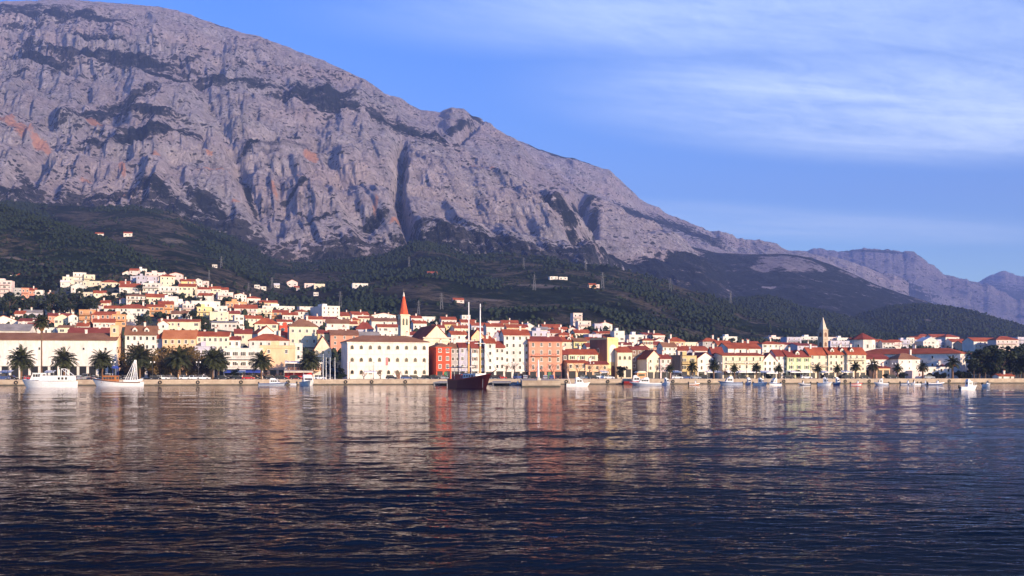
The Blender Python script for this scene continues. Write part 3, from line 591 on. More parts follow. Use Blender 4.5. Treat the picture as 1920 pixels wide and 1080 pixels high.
# ---------------------------------------------------------------- the buildings along the promenade
G0 = 'houses along the promenade'
def front():
    A = lambda *a, **k: house(*a, **dict(dict(group=G0), **k))
    A(-60, 208, 637, 711, 'W', 'hb', 'long white harbour hall with low brown roof behind the first palms', off=46, yaw=10, d=13, rp=13, win='bare', nf=2, nc=7, ws=(.8, .7), chim=1, cat='building', name='harbour_hall', shop=4.6)
    A(207, 222, 612, 711, 'H', 'f', 'narrow peach wing standing tall at the end of the long white hall', off=49, yaw=12, d=9, nc=1, win='bare')
    A(236, 292, 627, 711, 'W', 'hb', 'white house with brown roof and two skylights behind autumn trees', off=52, yaw=13, rp=16, nc=5, win='bare', side=1, dorm=(-.2, .18), shop=1)
    A(292, 308, 634, 711, 'L', 'hd', 'narrow lilac grey house squeezed in beside the white skylight house', off=53, yaw=12, nc=2, shop=1)
    A(306, 366, 634, 711, 'H', 'ho', 'peach house under a wide bright orange roof behind autumn palms', off=50, yaw=11, rp=15, nc=5, d=11, shop=1)
    A(370, 428, 630, 711, 'C', 'hr', 'cream house with stepped red roofs behind the twin trunk palm', off=52, yaw=12, rp=8, nc=6, win='plain', shop=1)
    A(366, 400, 651, 711, 'L', 'f', 'low blue glass fronted building behind the twin trunk palm', off=46, yaw=12, win='wide', nc=3, nf=3, shop=1)
    A(425, 450, 637, 711, 'W', 'hd', 'white house with short dark red roof above the glazed terrace building', off=56, yaw=12, nc=2, rp=6, shop=1)
    A(420, 492, 655, 711, 'W', 'f', 'white terrace building with glazed storeys, balconies and blue awning', off=44, yaw=12, win='wide', nf=3, nc=5, bal=True, awn='b', chim=0, shop=1)
    A(488, 553, 650, 711, 'H', 'f', 'peach building with blank upper wall beside the striped restaurant terrace', off=45, yaw=12, win='plain', nf=3, nc=2, ws=(1, 1), d=12, cornice=1, shop=1)
    A(552, 567, 646, 711, 'W', 'f', 'slim white tower block at the right end of the peach building', off=45.5, yaw=12, win='bare', nc=1, nf=4, chim=0)
    A(590, 621, 655, 711, 'C', 'gr', 'cream gabled house with dark cypresses at its foot', off=58, yaw=14, rp=24, nc=3, win='plain', nf=4)
    # the big white building with rows of arched windows
    A(653, 804, 641, 711, 'W', 'pb', 'big cream white hotel with three rows of nine windows under a brown hip roof', off=43, yaw=18.5, d=14, rp=13, win='arch', nf=3, nc=9, ws=(1.25, 1.05), side=0, cornice=1, door=1, cat='hotel', name='hotel', chim=1, arc=(.34, .66), group=None, jit=0)
    A(818, 846, 650, 711, 'D', 'pb', 'narrow bright red house with white window surrounds and white attic', off=43, yaw=17, d=14, rp=7, win='plain', nf=4, nc=2, ws=(1.15, 1.2), cornice=1, door=2, arc=(.48, .74, .86), shop=1)
    A(845, 862, 652, 711, 'G', 'hb', 'grey stone house with dark openings right of the red house', off=46, yaw=15, rp=9, nc=2, win='bare', shop=1)
    A(861, 885, 651, 711, 'L', 'hd', 'lilac grey house directly behind the front mast of the schooner', off=46, yaw=13, rp=8, nc=2, win='plain', shop=1)
    A(884, 910, 652, 711, 'W', 'hd', 'white house between the two masts of the wooden schooner', off=45, yaw=13, rp=12, nc=2, win='b', nf=4, shop=1)
    A(909, 929, 643, 711, 'W', 'hr', 'tall thin white house with a column of small windows by the rear mast', off=44, yaw=13, rp=8, nc=1, nf=5, win='bare', shop=1)
    A(928, 946, 651, 711, 'W', 'hd', 'white house with steep dark red roof under a grey blank gable', off=45, yaw=13, rp=11, nc=2, win='bare', nf=4, shop=1)
    A(945, 993, 628, 711, 'W', 'hr', 'tall blank white house with a red roofed loggia on top', off=47, yaw=14, rp=10, nc=4, nf=6, win='bare', chim=1, cornice=1, shop=1)
    A(992, 1054, 640, 711, 'S', 'hd', 'large salmon house of four storeys with a long iron balcony', off=46, yaw=13, rp=9, nc=4, nf=5, win='plain', bal=[3], door=2, ws=(1, 1.1), cornice=1, shop=1)
    A(1053, 1066, 664, 711, 'K', 'hd', 'dark block standing in for the shaded side between the salmon and low yellow house', off=50, yaw=12, nc=1, shop=1)  # dark wall colour stands in for the low house's shaded left side
    A(1064, 1121, 664, 711, 'C', 'hr', 'low cream house with green awning window behind bare trees', off=52, yaw=14, rp=9, nc=3, nf=3, win='g', shop=1)
    A(1064, 1100, 680, 711, 'H', 'hr', 'peach ground floor house behind the bare trees beside the pier', off=44, yaw=13, rp=4, nc=3, nf=2, win='bare', shop=1)
    A(1098, 1141, 683, 711, 'H', 'hd', 'low peach house with arched openings below the yellow church front', off=44, yaw=14, rp=5, nc=3, nf=2, win='arch', shop=1)
    A(1158, 1185, 660, 711, 'C', 'hr', 'cream church hall with pale arches right of the yellow church front', off=52, yaw=14, rp=10, nc=3, nf=2, win='arch', d=12, shop=1)
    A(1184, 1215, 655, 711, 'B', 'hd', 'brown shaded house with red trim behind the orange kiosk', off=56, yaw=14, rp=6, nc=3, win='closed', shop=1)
    A(1213, 1240, 672, 711, 'C', 'gr', 'pale yellow gabled house facing the moored dark red boat', off=48, yaw=20, rp=15, nc=2, nf=3, win='bare', d=13, shop=1)
    A(1238, 1258, 672, 711, 'P', 'hd', 'pink house attached right of the pale yellow gabled house', off=48, yaw=14, rp=7, nc=2, win='plain', shop=1)
    A(1257, 1276, 668, 711, 'K', 'f', 'dark windowless block standing in for a shaded house side by the palms', off=48, yaw=-32, win=None, d=8, chim=0)  # dark wall colour stands in for a building's shaded left face
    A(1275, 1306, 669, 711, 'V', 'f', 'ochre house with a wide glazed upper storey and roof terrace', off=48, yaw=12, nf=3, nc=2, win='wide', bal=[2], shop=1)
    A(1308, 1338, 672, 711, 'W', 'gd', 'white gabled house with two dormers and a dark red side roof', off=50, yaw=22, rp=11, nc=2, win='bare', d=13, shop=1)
    A(1336, 1357, 665, 711, 'G', 'hd', 'grey block standing in for the shaded left side of the balcony hotel', off=54, yaw=8, rp=14, nc=1, shop=1)  # separate grey block, its colour paints the shade on the hotel's left side
    A(1356, 1431, 667, 711, 'C', 'hr', 'wide cream hotel with five windows per floor and two small balconies', off=46, yaw=15, rp=5, nc=6, nf=3, win='bare', ws=(.95, 1.15), cornice=1, awn='w', bal=[2], cat='hotel', name='hotel', shop=1)
    A(1366, 1426, 653, 690, 'W', 'hr', 'white upper storey house with a long red roof behind the cream hotel', off=66, yaw=15, rp=10, nc=4, nf=4, shop=1)
    A(1431, 1456, 676, 711, 'W', 'gd', 'small white house with one white dormer in a dark mansard roof', off=47, yaw=15, rp=14, nc=3, nf=3, win='bare', awn='w', shop=1)
    A(1455, 1478, 667, 711, 'W', 'hd', 'white house of two bays between the dormer house and the green house', off=48, yaw=15, rp=11, nc=2, nf=4, win='bare', shop=1)
    A(1477, 1519, 669, 711, 'E', 'hd', 'pale green house with green shutters and a central roof dormer', off=47, yaw=15, rp=11, nc=3, nf=3, win='g', dorm=(0,), cornice=1, awn='w', shop=1)
    A(1518, 1555, 665, 711, 'C', 'hr', 'cream house with tall balcony windows and skylights below the campanile', off=48, yaw=15, rp=13, nc=3, nf=4, win='plain', bal=[2], shop=1)
    A(1554, 1592, 664, 711, 'C', 'hr', 'cream house with two round topped dormers on its red roof', off=48, yaw=15, rp=12, nc=4, nf=4, win='bare', dorm=(-.25, .22), shop=1)
    A(1590, 1623, 664, 711, 'C', 'hr', 'cream house with one balcony and a half round roof gable', off=47, yaw=15, rp=12, nc=3, nf=4, win='plain', bal=[3], dorm=(-.2,), shop=1)
    A(1622, 1669, 673, 711, 'W', 'hd', 'long plain white house with dark red roof and few windows', off=50, yaw=17, rp=9, nc=3, nf=2, win='bare', d=13, ws=(.6, .6), shop=1)
    A(1644, 1668, 690, 711, 'H', 'hd', 'peach lean-to with dark roof edge in front of the plain white house', off=44, yaw=17, rp=3, nc=2, nf=1, shop=1)
    A(1686, 1724, 673, 713, 'W', 'pb', 'square white house with brown hip roof and a tiny cross window', off=44, yaw=17, rp=11, nc=3, nf=3, win='bare', ws=(.6, .6), shop=1)
    A(1711, 1728, 697, 713, 'P', 'f', 'small pink annex at the right foot of the square white house', off=40, yaw=17, nc=2, nf=1, chim=0)
    A(1734, 1783, 690, 713, 'W', 'f', 'low white house with three dark windows in front of the shaded barracks', off=44, yaw=10, nc=4, nf=2, win='bare', chim=0)
    A(1764, 1781, 689, 713, 'W', 'pd', 'low white pavilion with a small dark red hip roof', off=54, yaw=10, nc=2, nf=2, rp=6)
    A(1799, 1821, 663, 713, 'W', 'pr', 'big pale barracks block with long shaded side and red hip roof', off=56, yaw=52, d=47, rp=11, nc=2, nf=3, win='bare', side=6, cat='building', name='barracks')
    A(1874, 1900, 705, 716, 'W', 'hr', 'tiny white waterside hut with red roof before the dark trees', off=16, yaw=8, d=4.5, rp=3, nc=2, nf=1, win='bare', ws=(.9, .8), cat='hut', name='hut')
front()
# second row: churches, towers and the bigger houses behind
G1 = 'houses behind the promenade'
def second():
    A = lambda *a, **k: house(*a, **dict(dict(group=G1), **k))
    A(543, 595, 612, 650, 'C', 'pb', 'big cream house with dark windows and broad brown roof above the palms', yaw=16, rp=15, nc=4, nf=2, win='plain', ws=(1.3, 1.2))
    A(596, 622, 625, 655, 'Y', 'hd', 'yellow house half hidden behind the cream gabled house', yaw=14, nc=2)
    A(620, 672, 628, 660, 'S', 'hb', 'bright salmon house with brown roof left of the big white hotel', yaw=14, rp=9, nc=3, win='plain')
    A(613, 655, 606, 628, 'W', 'hb', 'white house with brown roof below the white apartment block', yaw=14, nc=2, rp=8)
    A(604, 637, 575, 604, 'W', 'f', 'large white apartment block with grey shaded side above the red roofs', yaw=30, d=22, nc=4, nf=4, cat='apartment block', name='apartment_block')
    A(668, 700, 617, 640, 'L', 'pd', 'lilac house with big dark red hip roof left of the spire', yaw=10, rp=15, nc=2)
    A(667, 712, 632, 655, 'G', 'hg', 'long grey roofed house directly over the hotel roof', yaw=14, rp=10, nc=4)
    A(697, 744, 602, 628, 'W', 'hb', 'white house with long brown roof just left of the red spire', yaw=14, rp=6, nc=3)
    A(708, 748, 613, 645, 'W', 'hr', 'white house with square attic windows below the red spire', yaw=14, rp=5, nc=4)
    A(794, 844, 637, 690, 'C', 'gr', 'yellow cream church with triangular pediment and round window', yaw=20, d=26, rp=27, win=None, cat='church', name='church', chim=0, cornice=1)
    A(846, 876, 627, 665, 'W', 'hr', 'lilac white house with red roof right of the yellow church', yaw=20, rp=6, nc=1, win='bare')
    A(884, 908, 632, 675, 'H', 'gr', 'peach gabled house seen between the schooner masts', yaw=25, rp=14, nc=2)
    A(922, 944, 636, 675, 'L', 'gd', 'blank grey gable house left of the tall white loggia house', yaw=-8, rp=16, win=None)
    A(912, 945, 612, 640, 'W', 'hr', 'white house with red roof above the grey blank gable', yaw=14, rp=6, nc=3)
    A(998, 1031, 622, 645, 'L', 'f', 'lilac white flat house above the salmon house', yaw=14, nc=3)
    A(1054, 1078, 640, 668, 'C', 'hr', 'cream house with dark loggia and red dormer roof', yaw=12, rp=8, nc=2, dorm=(.1,))
    A(1076, 1100, 640, 668, 'Y', 'hb', 'yellow house with green shutters left of the brown tower side', yaw=14, nc=2, win='g', rp=6)
    A(1100, 1121, 650, 672, 'W', 'hd', 'white house with dark red roof against the shaded church side', yaw=14, nc=2)
    A(1139, 1159, 635, 700, 'Y', 'f', 'yellow baroque church front with white arched panel and shaded brown flank', off=55, yaw=40, d=10, win=None, cat='church', name='baroque_church', chim=0, cornice=1)
    A(1152, 1171, 622, 650, 'W', 'f', 'white stepped house rising behind the yellow church front', yaw=14, nc=2)
    A(1180, 1207, 629, 652, 'W', 'f', 'large plain white block with dark garage opening', yaw=14, nc=2, win='wide')
    A(1205, 1225, 638, 662, 'C', 'pr', 'small house with ochre columns and brick coloured upper floor', yaw=14, nc=3, win='b', rp=5)
    A(1192, 1216, 653, 680, 'C', 'gd', 'cream gable rising behind the brown shaded house', yaw=14, rp=9, win=None)
    A(1243, 1269, 650, 680, 'W', 'hb', 'white house with brown roof and lilac side gable', yaw=18, rp=8, nc=3, win='plain', side=1)
    A(1255, 1284, 640, 662, 'H', 'pr', 'peach house with red hip roof behind the white brown roofed house', yaw=14, rp=8, nc=3)
    A(1284, 1306, 663, 690, 'L', 'gd', 'grey lilac gable left of the two white dormers', yaw=-10, rp=9, win=None)
    A(1272, 1330, 657, 682, 'P', 'hr', 'pink house with long red roof behind the ochre terrace house', yaw=14, rp=8, nc=4)
    A(1318, 1346, 640, 668, 'G', 'pr', 'grey house with red hip roof near the dark pines', yaw=14, rp=7, nc=2, side=1)
    A(1345, 1372, 646, 680, 'H', 'hr', 'peach house with red roof left of the long red roof', yaw=14, rp=7, nc=2)
    A(1430, 1470, 645, 672, 'W', 'pr', 'white house with pink red roof above the dormer house', yaw=14, rp=6, nc=4)
    A(1640, 1692, 664, 690, 'G', 'hg', 'house with broad pale grey roof between white house and barracks', yaw=25, rp=11, win=None, chim=0)
    A(468, 541, 638, 668, 'P', 'pr', 'low house under a wide red hip roof behind the peach building', yaw=14, rp=13, nc=5)
    A(440, 472, 625, 655, 'C', 'hd', 'cream house with dark red roof over the white terrace building', yaw=14, rp=8, nc=3)
    A(478, 521, 607, 640, 'C', 'pr', 'cream house under a pointed red hip roof left of the brown roofed house', yaw=14, rp=12, nc=3)
    A(484, 516, 625, 650, 'P', 'gr', 'pink house with steep bright red gable roof', yaw=35, rp=13, nc=2)
    A(524, 549, 612, 640, 'D', 'f', 'maroon house with white window band', yaw=14, win='wide', nc=2)
    A(130, 212, 626, 660, 'C', 'hd', 'house under a long dark crimson roof behind the white harbour hall', yaw=11, rp=12, nc=6)
    A(-20, 52, 620, 650, 'W', 'hg', 'low white house with wide grey roof at the far left', yaw=11, rp=13, nc=6, win='wide', nf=2)
    A(52, 82, 612, 640, 'P', 'hd', 'pink house with dark roof beside the tall palm', yaw=12, rp=7, nc=3)
    A(82, 102, 616, 640, 'W', 'f', 'small white flat house right of the tall palm', yaw=12, nc=2)
    A(110, 137, 614, 640, 'C', 'hb', 'cream house with framed loggia right of the tall palm', yaw=12, nc=2, rp=4, win='wide')
    A(298, 372, 603, 626, 'C', 'hr', 'long cream house with red roof below the black garden trees', yaw=12, rp=5, nc=7)
    A(296, 316, 607, 630, 'W', 'gr', 'white gabled house with one dark round window', yaw=16, rp=6, nc=1, win='bare')
second()
# ---------------------------------------------------------------- towers
def tower_spire():
    Y = float(shoreY(756)) + 92; x = (757 - 960) / F * Y; z = gz(x, Y); s = Y / F
    r = empty('church_tower', (x, Y, z), R(24)); tag(r, 'cream church tower with tall red spire and paired belfry openings', 'church tower')
    hb = zof(590, Y) - z; w = 8.5 * s; b = MB(); b.box(-w, w, -w, w, -2, hb); b.box(-w - .3, w + .3, -w - .3, w + .3, hb - .5, hb - .1)
    zz = hb * .56; b.box(-w - .45, w + .45, -w - .45, w + .45, -2, zz - .01); b.build('shaft', WALL['C'], r)
    for q in range(4):
        for sx in (-.38, .38):
            o = MB(); pts = [(-.42, 0), (.42, 0), (.42, 2.3), (.25, 2.75), (0, 2.95), (-.25, 2.75), (-.42, 2.3)]
            o.prism(pts, -.05, .05); e = o.build('belfry_opening', GLASS, r); a = R(90 * q); c_, s_ = math.cos(a), math.sin(a)
            lx, ly = sx * w, -w; e.location = (c_ * lx - s_ * ly, s_ * lx + c_ * ly, hb - 4.6); e.rotation_euler = (0, 0, a)
    o = MB(); o.prism([(.6 * math.cos(k * math.pi / 6), .6 * math.sin(k * math.pi / 6)) for k in range(12)], -.05, .05); o.build('clock', IRON, r, loc=(0, -w - .46, zz - 1.4))
    ht = zof(556, Y) - z; o = MB(); o.lathe([(w * 1.12, hb), (w * .98, hb + .4), (.42, ht)], 8); o.build('spire', tiles('spire_tiles', (.60, .10, .045), (.70, .15, .07)), r)
    o = MB(); o.lathe([(.42, ht), (.55, ht + .15), (.4, ht + .3), (.32, ht + 1.1), (.1, ht + 1.9)], 8); o.build('lantern', WALL['W'], r)
    o = MB(); o.box(-.06, .06, -.06, .06, ht + 1.8, ht + 3.2); o.box(-.4, .4, -.05, .05, ht + 2.5, ht + 2.65); o.build('cross', IRON, r)
def campanile():
    Y = float(shoreY(1543)) + 100; x = (1543 - 960) / F * Y; z = gz(x, Y); s = Y / F
    r = empty('bell_tower', (x, Y, z), R(32)); tag(r, 'pale stone campanile with pointed stone spire and one dark side', 'bell tower')
    w = 6.6 * s; hb = zof(618, Y) - z; b = MB(); b.box(-w, w, -w, w, -2, hb)
    for q in (.55, .78, 1.0): b.box(-w - .2, w + .2, -w - .2, w + .2, hb * q - .3, hb * q)
    b.build('shaft', plaster('tower_stone', (.50, .40, .30), .25), r)
    for q in range(4):
        for zz in (.60, .83):
            o = MB(); o.prism([(-.75, 0), (.75, 0), (.75, 1.5), (0, 2.1), (-.75, 1.5)], -.05, .05); e = o.build('belfry_opening', SH_B, r); a = R(90 * q)
            e.location = (math.sin(a) * w, -math.cos(a) * w, hb * zz); e.rotation_euler = (0, 0, a)
    ht = zof(595, Y) - z; o = MB(); o.lathe([(w * 1.25, hb), (w * .9, hb + 1.2), (.12, ht)], 4); o.build('spire', plaster('spire_stone', (.56, .47, .38), .25), r).rotation_euler = (0, 0, 0)
    o = MB(); o.box(-.05, .05, -.05, .05, ht - .2, ht + 1.2); o.box(-.3, .3, -.05, .05, ht + .6, ht + .72); o.build('cross', IRON, r)
def rotunda():
    Y = float(shoreY(1617)) + 108; x = (1617 - 960) / F * Y; z = gz(x, Y); s = Y / F; rr = 23 * s
    r = empty('rotunda', (x, Y, z), R(8)); tag(r, 'white eight sided church rotunda with pointed dark red roof', 'church')
    hb = zof(637, Y) - z; ht = zof(624, Y) - z; b = MB(); b.lathe([(rr, -2), (rr, hb)], 8); b.build('wall', WALL['W'], r)
    b = MB(); b.lathe([(rr * 1.08, hb - .05), (rr * 1.08, hb + .15), (.1, ht)], 8); b.build('roof', ROOF['d'], r)
    for k in range(8):
        a = R(45 * k + 45); e = part('window', WIN['bare'], r, (math.sin(a) * rr * .925, -math.cos(a) * rr * .925, hb - 3.2), (1.1, 1, 1.9), a)
def church_details():
    c = [o for o in COL.objects if o.name.startswith('church') and o.get('category') == 'church' and o.name == 'church'][0]
    wd_ = [k for k in c.children if k.name.startswith('wall')][0]; xs = [v.co.x for v in wd_.data.vertices]; h = max(v.co.z for v in wd_.data.vertices); W2 = max(xs)
    o = MB(); o.prism([(.95 * math.cos(k * math.pi / 8), .95 * math.sin(k * math.pi / 8)) for k in range(16)], -.08, .02); o.build('round_window', GLASS, c, loc=(0, 0, h - 8.2))
    o = MB(); o.box(-W2, W2, -.35, .0, h - 5.6, h - 5.1); o.build('cornice', STONE, c)
    o = MB(); o.box(-.12, .12, .2, .4, h, h + 1.6); o.box(-.55, .55, .2, .4, h + .9, h + 1.1); o.build('cross', WALL['W'], c)
    f = D.objects['baroque_church']; wl = [k for k in f.children if k.name.startswith('wall')][0]; zt = max(v.co.z for v in wl.data.vertices); hw = max(v.co.x for v in wl.data.vertices)
    arch = lambda r_, z0, zz: [(-r_, z0), (r_, z0)] + [(r_ * math.cos(math.pi * k / 10), zz + r_ * math.sin(math.pi * k / 10)) for k in range(11)]
    o = MB(); o.prism(arch(hw * .62, zt * .38, zt * .70), -.09, .02); o.build('arched_panel', WALL['W'], f)
    o = MB(); o.prism(arch(hw * .3, 0, zt * .22), -.1, .02); o.build('door', SH_B, f)
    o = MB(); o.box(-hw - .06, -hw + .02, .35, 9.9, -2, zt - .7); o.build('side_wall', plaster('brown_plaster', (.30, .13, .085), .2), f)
    for zz in (.28, .55): part('window', WIN['arch'], f, (-hw - .06, 5, zt * zz + 2), (1.1, 1, 1.7), R(-90))
tower_spire(); campanile(); rotunda(); church_details()
# ---------------------------------------------------------------- houses on the slope (picture columns, eaves row, foot row, wall, roof)
HILL = [
 (-12, 20, 527, 558, 'P', 'f', 1), (-8, 9, 514, 528, 'W', 'hr'), (20, 42, 515, 541, 'W', 'pr', 0, 5), (20, 51, 538, 543, 'C', 'f'), (26, 41, 541, 557, 'G', 'f'), (41, 54, 541, 560, 'S', 'f', 1), (54, 67, 544, 554, 'S', 'hr'), (66, 80, 545, 556, 'W', 'f'),
 (90, 96, 549, 556, 'P', 'gr'), (104, 118, 522, 532, 'C', 'hr'), (114, 131, 529, 538, 'W', 'hw'), (118, 137, 520, 537, 'C', 'f'), (127, 137, 516, 528, 'W', 'f'), (138, 161, 512, 534, 'W', 'f', 1), (158, 177, 516, 532, 'C', 'f', 1), (156, 187, 528, 537, 'C', 'f'), (134, 159, 537, 549, 'W', 'gw'), (151, 173, 549, 557, 'C', 'f'),
 (191, 219, 529, 539, 'C', 'pr'), (195, 225, 551, 558, 'C', 'f'), (224, 242, 531, 541, 'C', 'hr'), (230, 248, 512, 522, 'W', 'gr'), (243, 259, 507, 522, 'P', 'hr'), (257, 275, 505, 518, 'W', 'f', 1), (245, 257, 519, 531, 'L', 'f'), (256, 273, 518, 533, 'L', 'f'), (273, 309, 512, 526, 'P', 'f', 1), (272, 293, 520, 532, 'L', 'f'),
 (225, 260, 538, 549, 'W', 'hr', 0, 7), (268, 299, 532, 548, 'W', 'f', 1), (278, 295, 548, 557, 'W', 'f'), (238, 276, 555, 570, 'W', 'pb', 1, 5), (275, 312, 557, 569, 'C', 'hr'), (310, 332, 557, 569, 'W', 'f'),
 (196, 222, 578, 586, 'W', 'hr', 0, 5), (218, 278, 578, 594, 'W', 'pr', 0, 9), (275, 306, 575, 593, 'O', 'hr', 1, 4), (233, 256, 594, 609, 'W', 'gw'), (172, 214, 590, 608, 'S', 'hr', 0, 6), (211, 235, 591, 613, 'O', 'f', 1), (149, 174, 582, 610, 'O', 'f', 1), (176, 214, 604, 618, 'P', 'hr', 1),
 (103, 131, 596, 612, 'C', 'gr', 0, 7), (129, 146, 593, 612, 'W', 'gr', 0, 4), (88, 134, 577, 590, 'W', 'f', 1), (92, 136, 592, 604, 'S', 'hd', 0, 5), (45, 77, 586, 598, 'L', 'hg', 0, 5), (28, 45, 588, 600, 'P', 'hr'), (-24, 38, 604, 618, 'W', 'gr', 0, 12), (36, 80, 602, 616, 'P', 'hd', 0, 5),
 (301, 327, 518, 536, 'C', 'pr'), (318, 341, 514, 530, 'P', 'gr', 0, 3), (340, 366, 527, 540, 'Y', 'hr', 0, 4), (364, 379, 526, 540, 'W', 'gw'), (377, 391, 528, 540, 'P', 'f', 1), (301, 334, 538, 557, 'W', 'f', 1), (335, 366, 537, 558, 'C', 'hr'), (366, 395, 542, 554, 'P', 'pr', 0, 5), (393, 414, 541, 557, 'C', 'hr'), (410, 428, 543, 553, 'P', 'hr'), (409, 437, 549, 563, 'P', 'f', 1), (372, 397, 554, 565, 'W', 'hr'),
 (440, 462, 553, 566, 'W', 'gr', 0, 3), (304, 326, 560, 571, 'W', 'f'), (325, 354, 567, 584, 'W', 'f', 1), (298, 325, 570, 590, 'O', 'hr', 1), (343, 364, 571, 587, 'P', 'f', 1), (360, 412, 566, 580, 'W', 'f'), (370, 397, 577, 594, 'Y', 'f', 1), (394, 428, 586, 602, 'C', 'f'), (424, 462, 567, 588, 'O', 'f', 1), (409, 426, 575, 588, 'W', 'f', 1), (322, 350, 588, 599, 'W', 'hb'), (397, 442, 605, 618, 'W', 'hg', 0, 3), (440, 457, 592, 616, 'W', 'f'), (430, 450, 588, 600, 'C', 'hd'),
 (464, 488, 559, 571, 'P', 'pr'), (487, 520, 567, 577, 'H', 'hr', 0, 4), (493, 552, 575, 583, 'W', 'f', 1), (440, 482, 578, 594, 'P', 'hr', 1), (480, 510, 580, 597, 'C', 'f', 1), (504, 546, 586, 600, 'O', 'hr', 1, 5), (530, 558, 590, 603, 'W', 'hr'), (553, 578, 584, 598, 'W', 'pr', 0, 4), (562, 587, 576, 586, 'W', 'f'), (461, 492, 597, 613, 'C', 'hr'), (520, 548, 603, 614, 'W', 'hr', 0, 4), (575, 605, 598, 612, 'P', 'hr'),
 (624, 656, 592, 602, 'C', 'hr', 0, 4), (638, 668, 588, 597, 'W', 'hr', 0, 3), (660, 692, 590, 600, 'P', 'hr'), (655, 674, 600, 614, 'H', 'pr', 0, 6), (654, 670, 607, 620, 'C', 'hr'), (672, 700, 596, 606, 'C', 'hr', 0, 3), (697, 742, 591, 602, 'W', 'gr', 0, 4), (592, 606, 590, 600, 'P', 'hr'), (606, 630, 598, 612, 'P', 'hd', 0, 4),
 (771, 791, 596, 608, 'P', 'hr', 0, 4), (789, 816, 595, 607, 'W', 'f'), (828, 856, 599, 609, 'P', 'hr'), (828, 862, 608, 620, 'Y', 'hr', 0, 4), (866, 882, 592, 605, 'W', 'f'), (864, 892, 604, 616, 'P', 'hr', 1), (852, 880, 615, 628, 'C', 'hr', 0, 5), (812, 834, 614, 628, 'P', 'hd'), (775, 800, 606, 620, 'W', 'hr'), (884, 912, 610, 622, 'L', 'hr'), (890, 915, 620, 634, 'P', 'hd'),
 (915, 941, 603, 614, 'P', 'f', 1), (940, 972, 606, 617, 'C', 'hr'), (970, 990, 613, 624, 'W', 'hd'), (984, 1001, 611, 622, 'W', 'gw'), (950, 985, 614, 625, 'H', 'hr'), (1018, 1052, 614, 622, 'P', 'hr'), (1004, 1030, 618, 630, 'W', 'hg'), (1030, 1056, 624, 640, 'P', 'hr', 0, 6), (1048, 1074, 628, 644, 'S', 'pr', 0, 6), (1040, 1066, 618, 626, 'P', 'hr'),
 (1075, 1092, 588, 612, 'P', 'f', 1), (1084, 1108, 603, 618, 'P', 'f', 1), (1066, 1081, 617, 628, 'W', 'gr'), (1078, 1106, 624, 634, 'C', 'hr', 0, 6), (1115, 1130, 608, 620, 'L', 'f'), (1122, 1148, 608, 618, 'W', 'gr', 0, 4), (1104, 1128, 628, 642, 'L', 'f', 1), (1118, 1150, 625, 640, 'P', 'hr', 0, 4), (1132, 1156, 632, 646, 'S', 'hr'), (1158, 1186, 646, 662, 'W', 'hd', 0, 4), (1100, 1122, 638, 655, 'W', 'hr'),
 (1170, 1186, 630, 642, 'G', 'f'), (1206, 1232, 627, 637, 'L', 'hd', 0, 3), (1224, 1247, 628, 640, 'P', 'pr', 0, 4), (1226, 1248, 640, 655, 'W', 'gr'), (1283, 1310, 643, 654, 'C', 'f'), (1216, 1240, 646, 662, 'S', 'hd'),
 (1356, 1382, 632, 640, 'W', 'f'), (1398, 1424, 645, 660, 'W', 'hr'), (1443, 1476, 633, 641, 'P', 'f', 1), (1476, 1502, 633, 646, 'L', 'f', 1), (1503, 1534, 632, 643, 'W', 'f', 1), (1553, 1572, 633, 642, 'P', 'f'), (1466, 1500, 646, 660, 'P', 'hd', 0, 4), (1496, 1532, 648, 662, 'L', 'hd', 0, 4), (1558, 1596, 640, 654, 'L', 'f', 1), (1570, 1590, 634, 643, 'W', 'f'),
 (1640, 1656, 640, 652, 'P', 'hr'), (1655, 1676, 642, 653, 'W', 'hr'), (1672, 1690, 641, 653, 'P', 'hr', 1), (1688, 1706, 638, 652, 'L', 'f', 1), (1700, 1714, 634, 651, 'W', 'f', 1), (1712, 1734, 636, 650, 'P', 'hr', 1), (1722, 1748, 631, 643, 'W', 'pr', 1), (1732, 1760, 640, 652, 'W', 'gw'), (1747, 1776, 632, 645, 'P', 'hr', 1), (1758, 1786, 641, 652, 'L', 'f', 1), (1774, 1798, 632, 646, 'W', 'pr', 1), (1786, 1812, 641, 653, 'W', 'hr', 1), (1806, 1830, 645, 656, 'H', 'hr'),
 (1828, 1874, 640, 660, 'W', 'hr', 1), (1870, 1908, 637, 662, 'P', 'pr', 1), (1910, 1940, 633, 650, 'L', 'f', 1), (1600, 1640, 640, 652, 'W', 'hd'),
]
NFILL = 30
G2 = 'houses on the slope above the town'
for r_ in HILL:
    p0, p1, e, bs, w, rf = r_[:6]; bal = len(r_) > 6 and bool(r_[6]); rp = r_[7] if len(r_) > 7 else None
    house(p0, p1, e, bs, w, rf, group=G2, bal=bal, rp=rp, chim=1 if rf[0] != 'f' else rnd.random() < .4, yaw=14 + rnd.uniform(-9, 12), nc=max(1, round((p1 - p0) / 8)))
